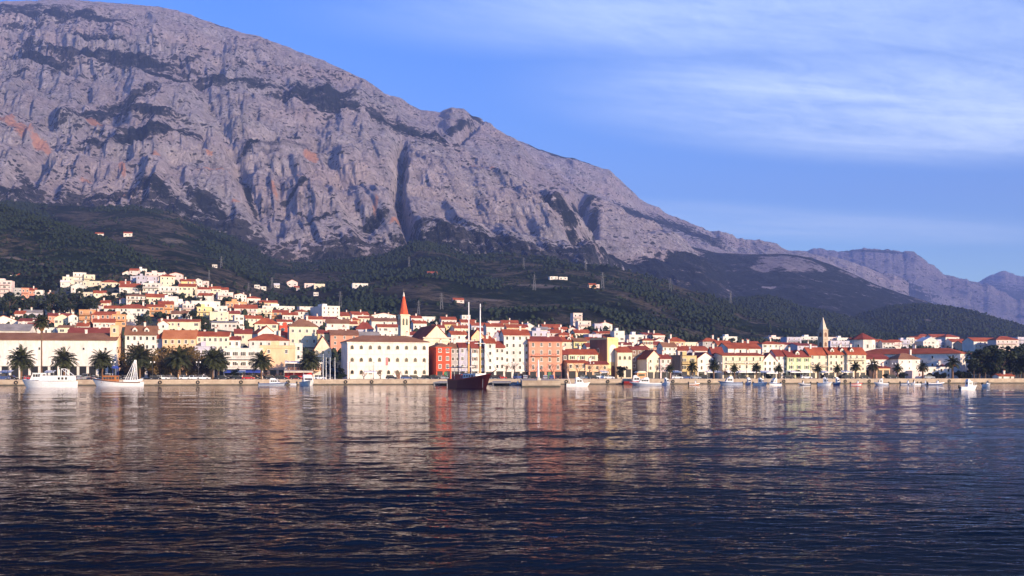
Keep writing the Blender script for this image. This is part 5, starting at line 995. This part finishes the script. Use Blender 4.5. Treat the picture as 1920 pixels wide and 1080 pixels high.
# ---------------------------------------------------------------- boats
def hull(L, B, fs, fb, mat, deckmat, root, stripe=None, draft=.5, rake=.9, full=.5, tr=.82):
    n = 18; M = MB(); S = []
    for i in range(n + 1):
        s = i / n; hb = B / 2 * (tr + (1 - tr) * min(1, s / .35)) * (1 - max(0, (s - full) / (1 - full)) ** 2.3); sh = fs + (fb - fs) * s ** 2.2 + .10 * fs * (1 - s) ** 3
        x = -L / 2 + L * s; xw = -L / 2 + (L - rake) * s; S.append((x, xw, hb, sh))
    for (x, xw, h, z), (x2, xw2, h2, z2) in zip(S[:-1], S[1:]):
        for g in (1, -1):
            q = [[(xw, g * h * .84, 0), (xw2, g * h2 * .84, 0), (x2, g * h2, z2), (x, g * h, z)], [(xw, g * h * .45, -draft), (xw2, g * h2 * .45, -draft), (xw2, g * h2 * .84, 0), (xw, g * h * .84, 0)]]
            for f in q: M.face(f if g < 0 else f[::-1], 0)
        M.face([(x, -h * .96, z - .12), (x2, -h2 * .96, z2 - .12), (x2, h2 * .96, z2 - .12), (x, h * .96, z - .12)], 1)
    x, xw, h, z = S[0]; M.face([(x, h, z), (x, -h, z), (xw, -h * .84, 0), (xw, -h * .45, -draft), (xw, h * .45, -draft), (xw, h * .84, 0)], 0)
    M.build('hull', [mat, deckmat], root)
    if stripe is not None:
        T = MB()
        for (x, xw, h, z), (x2, xw2, h2, z2) in zip(S[:-1], S[1:]):
            for g in (1, -1): f = [(x, g * (h + .035), z - .30), (x2, g * (h2 + .035), z2 - .30), (x2, g * (h2 + .05), z2 - .02), (x, g * (h + .05), z - .02)]; T.face(f if g < 0 else f[::-1])
        T.build('rubbing_strake', stripe, root)
    return S
def cabin(root, x0, x1, w, z0, z1, mat, slope=.5, glass=True, name='cabin', back=.1, roof=True):
    M = MB(); M.prism([(x0, z0), (x1, z0), (x1 - slope, z1), (x0 + back, z1)], -w / 2, w / 2, 0)
    if roof: M.box(x0 - .1, x1 - slope + .2, -w / 2 - .1, w / 2 + .1, z1, z1 + .09)
    o = M.build(name, mat, root)
    if glass:
        h = z1 - z0; G = MB(); za, zb = z0 + h * .45, z0 + h * .84; n = max(2, int((x1 - x0) / 1.1)); xa, xb = x0 + .35, x1 - slope * .7 - .25
        for k in range(n):
            a = xa + (xb - xa) * k / n + .06; c = xa + (xb - xa) * (k + 1) / n - .06
            G.box(a, c, -w / 2 - .02, w / 2 + .02, za, zb)
        G.prism([(x1 - slope * .42 + .015, za), (x1 - slope * .42 + .05, za), (x1 - slope * .84 + .05, zb), (x1 - slope * .84 + .015, zb)], -w * .42, w * .42)
        G.box(x0 - .02 + back * .6, x0 + .05 + back * .6, -w * .3, w * .3, za, zb); G.build('window', GLASS, o)
    return o
def rail(root, S, z, a=.5, mat=None, h=.7):
    M = MB(); pts = [p for p in S if p[0] > S[0][0] + (S[-1][0] - S[0][0]) * a]
    for g in (1, -1):
        for p, q in zip(pts[:-1], pts[1:]): M.tube((p[0], g * p[2] * .94, p[3] + h), (q[0], g * q[2] * .94, q[3] + h), .025, n=4)
        for p in pts[::2]: M.tube((p[0], g * p[2] * .94, p[3] - .1), (p[0], g * p[2] * .94, p[3] + h), .022, n=4)
    M.build('railing', mat or GALV, root)
def seat(px, wl): Y = CAM_H * F / (wl - HZ); return Vector(((px - 960) / F * Y, Y, 0)), F / Y
def boat(name, px, wl, rz, label, cat='boat', group=None):
    loc, k = seat(px, wl); r = empty(name, loc, R(rz)); tag(r, label, cat, group); return r
# the big white boat
r = boat('motor_yacht', 91, 726.5, 180, 'big white motor boat with long flush hull moored below the second palm')
S = hull(15, 4.4, 1.6, 2.35, WPAINT, WPAINT, r, None, rake=1.3, full=.55); cabin(r, 1.2, 4.6, 3.2, 2.1, 4.0, WPAINT, .9); 
c = cabin(r, -7.0, 2.0, 3.5, 1.9, 3.25, WPAINT, .3, False, 'deckhouse'); G = MB()
for x in (-5.9, -4.9, -3.9): G.box(x, x + .6, -1.77, 1.77, 2.2, 2.85)
G.build('window', GLASS, c)
M = MB()
for y in (-1.5, 1.5): M.tube((-4.2, y, 3.3), (-4.2, y, 5.2), .07); M.tube((-4.2, y, 5.2), (-6.6, y, 3.3), .07)
M.tube((-4.2, -1.5, 5.2), (-4.2, 1.5, 5.2), .07); M.build('stern_frame', WPAINT, r); rail(r, S, 2, .72)
# fishing boat
r = boat('fishing_boat', 219, 724.3, 180, 'white fishing boat with varnished orange cabin and white A-frame mast')
S = hull(15.4, 4.2, 1.25, 2.7, WPAINT, WOOD, r, SH_B, rake=1.6); cabin(r, -.2, 4.2, 2.8, 1.2, 3.2, WOOD, .35); cabin(r, -6.4, -2.2, 2.4, 1.1, 1.9, WPAINT, .3, False, 'hatch_coaming')
M = MB()
for y in (-1.1, 1.1):
    M.tube((-4.3, y, 1.2), (-5.6, y * .4, 8.0), .13); M.tube((-5.9, y, 1.2), (-5.7, y * .4, 8.0), .13); M.tube((-2.6, y, 1.4), (-5.5, y * .3, 7.9), .07)
for zz in (3, 5): M.tube((-5.1, -1, zz), (-5.1, 1, zz), .07)
M.build('mast', WPAINT, r); M = MB(); M.box(-.6, 1.4, -1.2, 1.2, 5.6, 5.75)
for x in (-.4, 1.2): M.tube((x, 0, 3.2), (x, 0, 5.6), .05)
M.build('awning', BLUE, r); M = MB(); M.prism([(-7.6, 1.5), (-4.9, 1.2), (-5.1, 1.7), (-7.9, 2.4)], -.6, .6); M.build('dinghy', WPAINT, r); rail(r, S, 2, .6)
# schooner
r = boat('schooner', 884, 727.3, -58, 'two masted wooden schooner with dark red hull moored stern to the quay', 'sailing ship')
S = hull(21, 5.1, 2.2, 4.0, DKRED, WOOD, r, RED, draft=1.0, rake=2.6, full=.45, tr=.7)
M = MB(); M.prism([(-2.0, 1.9), (5.2, 2.4), (5.0, 3.9), (-2.0, 3.9)], -1.6, 1.6); c = M.build('deckhouse', WPAINT, r); G = MB()
for x in (-1.4, 0, 1.4, 2.8): G.box(x, x + .7, -1.63, 1.63, 3.0, 3.5)
G.build('window', GLASS, c)
for name, x, zt, zc in (('mast', -1.6, 23.4, 13.2), ('mast', 4.6, 22.6, 12.4)):
    M = MB(); M.tube((x, 0, 1.2), (x, 0, zc), .30, .26, 8, 0); M.tube((x + .1, 0, zc - 1.2), (x + .1, 0, zt), .22, .13, 8, 1); M.tube((x, -1.7, zc - .4), (x, 1.7, zc - .4), .08, n=5, m=1); M.box(x - .35, x + .35, -.35, .35, zc - .55, zc - .4, 0)
    M.tube((x, 0, 3.9), (x - 6.2, 0, 4.3), .12, .09, 6, 0); M.build(name, [MASTW, WPAINT], r)
M = MB()
for x, zt in ((-1.6, 13), (4.6, 12.2)):
    for g in (1, -1):
        for dx in (-1.2, 0, 1.2): M.tube((x + dx, g * 2.2, 2.6), (x, 0, zt), .025, n=3)
M.tube((13.0, 0, 4.9), (4.7, 0, 12.2), .03, n=3); M.tube((12.8, 0, 4.9), (4.7, 0, 22), .025, n=3); M.tube((-1.5, 0, 13), (4.6, 0, 12.4), .025, n=3); M.tube((-8.6, 0, 2.4), (-1.6, 0, 22.8), .025, n=3); M.build('rigging', IRON, r)
M = MB(); M.tube((9.6, 0, 3.7), (13.2, 0, 5.0), .17, .09, 7); M.build('bowsprit', DKRED, r)
M = MB(); M.prism([(-10.2, 5.5), (-2.0, 5.7), (-2.0, 5.85), (-10.2, 5.65)], -2.2, 2.2)
for x in (-10, -6, -2.2):
    for y in (-2, 2): M.tube((x, y, 2), (x, y, 5.6), .05, n=4)
M.build('awning', CANVAS, r); M = MB(); M.box(-8.4, -3.2, -1.5, 1.5, 2.2, 3.7); M.build('seat_cushions', RED, r); M = MB(); M.tube((8.3, -1.3, 2.4), (10.4, -2.6, .2), .035, n=4); M.build('anchor_chain', GALV, r); rail(r, S, 3, 0, SH_B, .55)
# smaller boats
def cruiser(px, wl, L, rz, label, hm=None, stripe=None, tall=1.0, B=None, cab=True, pole=False, group='boats at the quay'):
    r = boat('motor_boat', px, wl, rz, label, 'boat', group); B = B or L * .33
    S = hull(L, B, .75 * tall, 1.25 * tall, hm or WPAINT, WPAINT, r, stripe, rake=L * .12)
    if cab:
        cabin(r, -L * .12, L * .24, B * .74, .7 * tall, 1.75 * tall + .35, WPAINT, L * .11); cabin(r, -L * .10, L * .08, B * .66, 1.8 * tall + .35, 2.2 * tall + .5, WPAINT, .5, False, 'flybridge', roof=False)
        rail(r, S, 1, .62)
    else:
        M = MB(); M.prism([(L * .05, .6), (L * .16, .6), (L * .12, 1.45), (L * .06, 1.35)], -.45, .45); M.build('console', WPAINT, r)
        M = MB(); M.prism([(L * .125, 1.35), (L * .16, 1.0), (L * .175, 1.02), (L * .14, 1.75)], -.42, .42); M.build('windscreen', GLASS, r)
    M = MB(); M.box(-L / 2 - .38, -L / 2 + .02, -.22, .22, .35, 1.15); M.tube((-L / 2 - .2, 0, -.4), (-L / 2 - .2, 0, .4), .09, n=5); M.build('outboard_motor', BLACK, r)
    if pole: M = MB(); M.tube((-L * .3, 0, .8), (-L * .46, 0, 3.9), .07, n=5); M.build('derrick', WPAINT, r)
    return r
cruiser(513, 722.6, 9.4, 0, 'low blue grey motor boat with dark stripe by the canopied restaurant terrace', BLUEG, NAVY, .85)
cruiser(576, 723.0, 10.5, -68, 'tall white cabin cruiser turned bow first towards the water', None, None, 1.35, 3.9)
cruiser(1084, 724.8, 7.4, 8, 'bright white cruiser with slanting derrick moored right of the pier', None, None, 1.05, None, True, True)
r = cruiser(1192, 720.6, 8.6, 0, 'dark red wooden boat with canopy behind the long pale boat', DKRED, RED, 1.25); 
cruiser(1210, 722.3, 10.4, 180, 'long pale blue white boat in front of the dark red boat', BLUEG, WPAINT, .95)
cruiser(1249, 722.0, 4.0, -50, 'small white boat between the long pale boat and stone quay', None, None, .9)
cruiser(1369, 721.9, 8.0, 180, 'blue grey cruiser with dark waterline before the cream balcony hotel', BLUEG, NAVY, 1.1)
cruiser(1426, 722.4, 5.0, -40, 'white outboard boat, left one of two before the small dormer house', None, BLUEG, .9)
cruiser(1452, 722.6, 5.2, -150, 'white outboard boat, right one of two before the small dormer house', None, NAVY, .85)
cruiser(1404, 721.8, 4.0, -80, 'small grey boat seen end on right of the blue grey cruiser', BLUEG, None, .9)
cruiser(1547, 722.8, 4.6, -30, 'blue white motor boat pointing right below the campanile', None, BLUEG, 1.0)
cruiser(1570, 722.4, 3.4, -70, 'small dark windowed boat right of the blue white motor boat', NAVY, WPAINT, 1.0)
cruiser(1652, 722.0, 4.6, 175, 'pale low motor boat before the plain white house', BLUEG, WPAINT, .8)
cruiser(1700, 721.4, 4.2, 0, 'small open boat before the square white house', None, NAVY, .6, None, False)
cruiser(1716, 721.8, 3.6, 180, 'white open boat between two moored boats near the square white house', None, None, .6, None, False)
cruiser(1733, 721.6, 4.0, -20, 'white dinghy moored before the pink annex', None, BLUEG, .65, None, False)
cruiser(1755, 721.8, 5.6, 0, 'dark low boat moored before the low white house', NAVY, WPAINT, .8, None, False)
cruiser(1816, 731.0, 4.4, 8, 'lone white motor boat lying off the quay on open water', None, None, .95, 1.7)
cruiser(1850, 724.4, 2.6, -60, 'little white buoy boat near the waterside hut', None, None, .8, 1.2, False)
cruiser(1302, 722.0, 3.6, 0, 'open wooden boat at the quay before the ochre terrace house', WOOD, WPAINT, .6, None, False)
cruiser(1508, 722.2, 3.8, 180, 'small open blue boat at the quay before the pale green house', NAVY, WPAINT, .6, None, False)
cruiser(1606, 722.0, 3.8, 0, 'small white open boat below the half round gable house', None, RED, .6, None, False)
cruiser(544, 721.8, 4.2, 180, 'small white tender behind the tall cabin cruiser', None, BLUEG, .7, None, False)
cruiser(968, 722.6, 4.6, 0, 'small dark boat between the landing stage and the pier', NAVY, WPAINT, .7, None, False)
# ---------------------------------------------------------------- cars
PAINT = {'dark': flat('black_car_paint', (.02, .02, .025), .25, 0, .5), 'white': flat('white_car_paint', (.75, .75, .75), .25, 0, .5), 'red': flat('red_car_paint', (.42, .02, .02), .25, 0, .5), 'blue': flat('blue_car_paint', (.05, .08, .20), .25, 0, .5), 'silver': flat('silver_car_paint', (.36, .37, .40), .25, .3, .5)}
LAMP = flat('lamp_lens', (.7, .66, .55), .2); TAIL = flat('tail_lens', (.35, .02, .02), .25)
def car_proto(kind, paint):
    van = kind == 'van'; Lc, Wc, h1, h2 = (4.9, 1.9, 1.15, 2.05) if van else (4.1, 1.7, .86, 1.46); e = empty('parked_' + ('van' if van else 'car'), (0, 0, -500))
    x0, x1 = -Lc / 2, Lc / 2; M = MB(); hood = .25 if van else .95
    M.prism([(x0, .32), (x0 + .1, .22), (x1 - .1, .22), (x1, .34), (x1 - .02, .62), (x1 - .25, .74), (x1 - hood, h1), (x0 + .12, h1), (x0, h1 - .12)], -Wc / 2, Wc / 2)
    rf = [(x0 + .16, h1), (x1 - hood + .05, h1), (x1 - hood - .62, h2), (x0 + .42 if not van else x0 + .2, h2)]; M.prism([(rf[3][0] - .05, h2 - .06), (rf[2][0] + .03, h2 - .06), (rf[2][0] - .05, h2 + .03), (rf[3][0] + .05, h2 + .03)], -Wc / 2 + .12, Wc / 2 - .12)
    for xx in (rf[0][0], (rf[0][0] + rf[1][0]) / 2 - .15): M.box(xx + .1, xx + .2, -Wc / 2 + .05, Wc / 2 - .05, h1, h2 - .05)
    M.build('body', PAINT[paint], e); G = MB(); G.prism(rf, -Wc / 2 + .1, Wc / 2 - .1); G.build('windows', GLASS, e)
    for sx in (x0 + .8, x1 - .82):
        for sy in (-1, 1):
            o = MB(); y0, y1 = sorted((sy * (Wc / 2 - .2), sy * (Wc / 2 + .015))); i = [(.31 * math.cos(k * .5236), .31 + .31 * math.sin(k * .5236)) for k in range(12)]; o.prism(i, y0, y1, 0); w = o.build('wheel', RUBBER, e, loc=(sx, 0, 0))
            o = MB(); o.prism([(.18 * math.cos(k * .7854), .31 + .18 * math.sin(k * .7854)) for k in range(8)], *sorted((sy * (Wc / 2 + .012), sy * (Wc / 2 + .03)))); o.build('rim', GALV, w)
    for sy in (-1, 1):
        o = MB(); o.box(x1 - .14, x1 + .01, *sorted((sy * .45, sy * .75)), .55, .70); o.build('headlight', LAMP, e)
        o = MB(); o.box(x0 - .015, x0 + .1, *sorted((sy * .55, sy * .8)), .6, .8); o.build('taillight', TAIL, e)
    return e
CARP = {}
used_px = []
def car(px, off, kind, col, rz):
    k = (kind, col)
    if k not in CARP: CARP[k] = car_proto(kind, col)
    o = place(CARP[k], px, off, 1.0, R(rz)); nm = {'car': 'hatchback', 'van': 'van'}[kind]
    later(o, px, f"{'black' if col == 'dark' else col} {nm} parked before the {ref(px)}", nm if kind == 'van' else 'car', 'vehicles parked along the promenade')
for px, off, kind, col, rz in [(4, 12, 'van', 'blue', 0), (22, 14, 'car', 'dark', 0), (58, 13, 'car', 'red', 0), (72, 18, 'car', 'dark', 90), (88, 18, 'car', 'silver', 0), (104, 20, 'car', 'dark', 0), (136, 16, 'car', 'dark', 0), (152, 14, 'car', 'silver', 90), (164, 17, 'van', 'silver', 90), (178, 14, 'car', 'dark', 90), (206, 14, 'van', 'white', 90), (222, 16, 'car', 'dark', 0), (238, 18, 'car', 'silver', 0), (292, 12, 'car', 'dark', 0), (306, 12, 'car', 'white', 0), (322, 14, 'car', 'silver', 0), (348, 12, 'car', 'white', 0), (366, 12, 'car', 'white', 0), (383, 12, 'car', 'white', 0), (418, 13, 'car', 'dark', 0), (434, 16, 'car', 'dark', 0), (447, 14, 'car', 'dark', 0), (466, 11, 'car', 'red', 0), (478, 16, 'car', 'dark', 0), (508, 14, 'car', 'dark', 0), (528, 13, 'car', 'dark', 0), (554, 13, 'car', 'dark', 0), (600, 12, 'car', 'white', 0), (612, 16, 'car', 'dark', 0),
    (734, 18, 'car', 'dark', 0), (762, 14, 'car', 'blue', 0), (778, 14, 'car', 'dark', 20), (800, 14, 'car', 'dark', 0), (816, 12, 'car', 'dark', 0), (830, 14, 'car', 'silver', 0), (928, 14, 'car', 'dark', 0), (940, 16, 'car', 'red', 0), (972, 14, 'van', 'blue', 60), (985, 15, 'car', 'silver', 90), (1000, 16, 'car', 'dark', 0), (1022, 14, 'car', 'silver', 90), (1034, 14, 'car', 'blue', 90), (1046, 15, 'car', 'dark', 90), (1098, 16, 'car', 'silver', 0), (1113, 14, 'car', 'dark', 0), (1126, 18, 'van', 'white', 0), (1142, 16, 'car', 'white', 0), (1270, 14, 'car', 'white', 0), (1288, 16, 'car', 'blue', 0), (1304, 16, 'car', 'silver', 0), (1320, 18, 'car', 'dark', 0), (1392, 14, 'car', 'dark', 0), (1478, 14, 'car', 'dark', 0), (1512, 14, 'car', 'white', 0), (1556, 16, 'car', 'dark', 0), (1590, 14, 'car', 'dark', 0), (1622, 16, 'car', 'dark', 0), (1674, 16, 'car', 'dark', 0), (1742, 14, 'car', 'silver', 0)]:
    car(px, off, kind, col, rz)
# ---------------------------------------------------------------- street furniture
def lamp_proto():
    e = empty('street_lamp', (0, 0, -500)); M = MB(); M.lathe([(.16, 0), (.14, .5), (.07, .7), (.05, 6.2)], 7); M.build('post', IRON, e); M = MB(); M.tube((-.6, 0, 6.0), (.6, 0, 6.0), .035, n=5); M.build('bracket', IRON, e)
    for s in (-.6, .6): M = MB(); M.lathe([(.05, 5.55), (.2, 5.7), (.22, 6.0), (.08, 6.12)], 7, (s, 0)); M.build('lantern', CANVAS, e)
    return e
LP = lamp_proto()
for px in (14, 98, 212, 286, 372, 448, 540, 655, 700, 797, 960, 1110, 1216, 1350, 1400, 1484, 1520, 1585, 1634, 1676, 1760):
    later(place(LP, px, 8, 1, 0), px, f'dark street lamp before the {ref(px)}', 'street lamp', 'street lamps on the quay')
for i, px in enumerate((606, 611.5, 619, 628)):
    loc, Y = onquay(px, 8); M = MB(); M.tube((0, 0, 0), (0, 0, 7.4 - (i == 0) * -1.2), .11, .06, 7, 0); M.lathe([(.2, 0), (.2, .25)], 8); M.lathe([(.1, 7.35 + (i == 0) * 1.2), (.13, 7.5 + (i == 0) * 1.2), (.02, 7.62 + (i == 0) * 1.2)], 6)
    o = M.build('flagpole', WPAINT); o.location = loc; tag(o, ['tallest white flagpole, leftmost of four beside the cypresses', 'second white flagpole from left before the cypresses', 'third white flagpole from left before the cypresses', 'rightmost white flagpole of four nearest the arched hotel'][i], 'flagpole', 'white flagpoles by the cypress gap')
loc = Vector(((1009.5 - 960) / F * 323, 323, 1.9)); e = empty('harbour_light', loc); tag(e, 'slender white light column standing at the end of the pier', 'harbour light')
M = MB(); M.lathe([(.75, 0), (.75, .5), (.5, .6), (.42, 1.0)], 10); M.build('base', STONE, e); M = MB(); M.lathe([(.36, 1.0), (.2, 5.2)], 10); M.build('column', WPAINT, e); M = MB(); M.lathe([(.3, 5.2), (.32, 5.3), (.2, 5.35), (.2, 5.8), (.05, 6.1)], 10); M.build('lantern', WPAINT, e)
def canopy(px0, px1, off, zt, d, label, cloth=CANVAS, name='canopy', body=None, drop=.5):
    px = (px0 + px1) / 2; loc, Y = onquay(px, off); w = (px1 - px0) / F * Y / .97; e = empty(name, loc, R(13)); tag(e, label, 'canopy' if name == 'canopy' else name.replace('_', ' '), 'awnings and canopies on the promenade' if name == 'canopy' else None)
    M = MB(); M.prism([(0, zt), (d, zt + drop), (d, zt + drop + .1), (0, zt + .1)], -w / 2, w / 2, 0, 'x'); M.box(-w / 2, w / 2, -.05, .02, zt - .3, zt + .1); M.build('roof', cloth, e); n = max(2, int(w / 3))
    for k in range(n + 1): M = MB(); M.tube((-w / 2 + w * k / n, .1, 0), (-w / 2 + w * k / n, .1, zt), .06, n=5); M.build('post', GALV, e)
    if body: M = MB(); M.box(-w / 2 + .3, w / 2 - .3, d * .6, d - .2, 0, zt - .3); M.build('counter', body, e)
    return e
e = canopy(536, 603, 30, 6.0, 8, 'upper tier of the restaurant terrace under a long white canopy', body=WALL['P']); M = MB(); M.box(-6.0, 6.0, -.3, 7.8, 2.9, 3.15); M.build('floor_slab', WALL['H'], e); M = MB()
for k in range(14): M.box(-5.8 + k * .9, -5.2 + k * .9, .6, 1.4, 3.15, 4.4)
e2 = M.build('seating', SH_B, e)
canopy(534, 586, 24, 2.7, 6, 'lower cream canopy with red seating of the restaurant terrace', STONE, body=RED); canopy(684, 706, 26, 2.5, 5, 'white canopy beside the pollarded trees at the arched hotel')
for a, b_, of, l in ((1250, 1279, 26, 'long thin white canopy before the dark shaded block'), (1326, 1354, 24, 'white canopy at the left end of the cream balcony hotel'), (1418, 1452, 24, 'widest white canopy with dark shade before the small dormer house'), (1482, 1502, 22, 'short white canopy before the pale green house'), (1380, 1398, 26, 'white canopy before the middle of the cream balcony hotel'), (1536, 1556, 24, 'white canopy below the campanile'), (1578, 1600, 24, 'white canopy before the round dormer house'), (1128, 1142, 26, 'white canopy before the low peach arched house'), (440, 460, 26, 'white canopy beside the clipped dark tree'), (0, 20, 26, 'blue grey canopy at the left end of the harbour hall'), (84, 100, 30, 'grey canopy before the middle of the harbour hall')):
    canopy(a, b_, of, 2.6, 4.5, l, BLUEG if a < 100 else CANVAS)
def kiosk():
    loc, Y = onquay(1203, 26); e = empty('kiosk', loc, R(14)); tag(e, 'orange kiosk with pale roof behind the dark red boat', 'kiosk'); M = MB(); M.box(-1.8, 1.8, 0, 2.6, 0, 2.3); M.build('wall', WALL['O'], e)
    M = MB(); M.prism([(-2.2, 2.3), (2.2, 2.3), (1.2, 2.95), (-1.2, 2.95)], -.4, 3.0); M.build('roof', WALL['C'], e); M = MB(); M.box(-1.3, 1.3, -.06, .05, 1.0, 1.9); M.build('window', GLASS, e)
kiosk()
def sign():
    loc, Y = onquay(216, 10); e = empty('signboard', loc, R(10)); tag(e, 'small blue signboard on a post right of the third palm', 'sign'); M = MB(); M.tube((0, 0, 0), (0, 0, 4.6), .06); M.build('post', GALV, e); M = MB(); M.box(-.9, .9, -.06, .06, 3.7, 4.6); M.build('board', BLUE, e)
    loc, Y = onquay(734, 36); b = MB(); b.box(-.42, .42, -.05, .05, 0, 3.0); o = b.build('banner', PINKC); o.location = Vector((0, 0, 0)); h = D.objects['hotel']; o.parent = h; o.location = (-.6, -.2, 5.2)
sign()
def pylon_proto():
    e = empty('power_pylon', (0, 0, -900)); M = MB(); H = 26
    for a in (-1, 1):
        for b in (-1, 1): M.tube((a * 2.4, b * 2.4, -2), (a * .3, b * .3, H), .26, .2, 4)
    for k in range(5):
        z0, z1 = k * 5, k * 5 + 5; r0, r1 = 2.4 - 2.1 * z0 / H, 2.4 - 2.1 * z1 / H
        for b in (-1, 1): M.tube((-r0, b * r0, z0), (r1, b * r1, z1), .14, n=3); M.tube((r0, b * r0, z0), (-r1, b * r1, z1), .14, n=3)
    M.build('tower', LATTICE, e); M = MB()
    for z, w in ((H - 7, 4.2), (H - 4, 3.4), (H - 1, 2.4)): M.tube((-w, 0, z), (w, 0, z), .22, n=4)
    M.build('crossarm', LATTICE, e); return e
PY0 = pylon_proto()
for px, t_, bs in ((415, 480, 503), (392, 506, 526), (638, 546, 577), (767, 481, 505), (785, 563, 590), (828, 549, 580), (982, 483, 506), (1002, 515, 545), (1098, 486, 507), (1130, 511, 541), (1257, 521, 546), (1370, 548, 572), (510, 520, 542), (466, 530, 548)):
    Y = y_at(px, bs); o = place(PY0, px, None, (bs - t_) / F * Y / 26, rnd.uniform(-.5, .5), Y=Y); l = min(LM, key=lambda l_: (l_[0] - px) ** 2 + .4 * (l_[1] - bs) ** 2); later(o, px, f'steel pylon {where(px - l[0], bs - l[1])} the {l[2]}', 'pylon', 'power line pylons')
TY = None
for px in (30, 262, 300, 371, 452, 540, 648, 697, 760, 880, 1062, 1140, 1262, 1330, 1470, 1585, 1630, 1780):
    if TY is None:
        M = MB(); n_ = 14; rr_ = [(.46 + .16 * math.cos(j * 1.047), .16 * math.sin(j * 1.047)) for j in range(6)]
        for a_ in range(n_):
            for j in range(6):
                f = []
                for aa, jj in ((a_, j), (a_ + 1, j), (a_ + 1, (j + 1) % 6), (a_, (j + 1) % 6)): w_ = 6.2832 * aa / n_; f.append((rr_[jj][0] * math.cos(w_), rr_[jj][1], rr_[jj][0] * math.sin(w_)))
                M.face(f)
        TY = M.mesh('tyre_fender'); TY.materials.append(RUBBER)
    Y = float(shoreY(px)) - .2; o = D.objects.new('tyre_fender', TY); COL.objects.link(o); o.location = ((px - 960) / F * Y, Y, 1.0); o.rotation_euler = (0, 0, R(14)); later(o, px, f'black tyre hung on the quay wall below the {ref(px)}', 'fender', 'tyre fenders on the quay wall')
settle(); unuse()
for o in [o for o in COL.objects if o.parent is None and o.location.z < -400 and o.type == 'EMPTY']:
    for c in list(o.children_recursive): D.objects.remove(c)
    D.objects.remove(o)
# ---------------------------------------------------------------- the air between here and the mountains
def haze():
    m = D.materials.new('haze'); m.use_nodes = True; t = m.node_tree; t.nodes.clear()
    v = N(t, 'ShaderNodeVolumePrincipled'); v.inputs['Color'].default_value = (.34, .47, 1.0, 1); v.inputs['Density'].default_value = 7.5e-5
    v.inputs['Anisotropy'].default_value = 0.0
    L(t, v.outputs[0], N(t, 'ShaderNodeOutputMaterial').inputs['Volume'])
    bm = bmesh.new(); bmesh.ops.create_cube(bm, size=1)
    x0, x1, y0, y1, z0, z1 = -9500, 9500, -60, 15500, -420, 2600
    for q in bm.verts: q.co = ((x0 + x1) / 2 + q.co.x * (x1 - x0), (y0 + y1) / 2 + q.co.y * (y1 - y0), (z0 + z1) / 2 + q.co.z * (z1 - z0))
    me = D.meshes.new('haze'); bm.to_mesh(me); link('haze', me, m, kind='stuff')
haze()
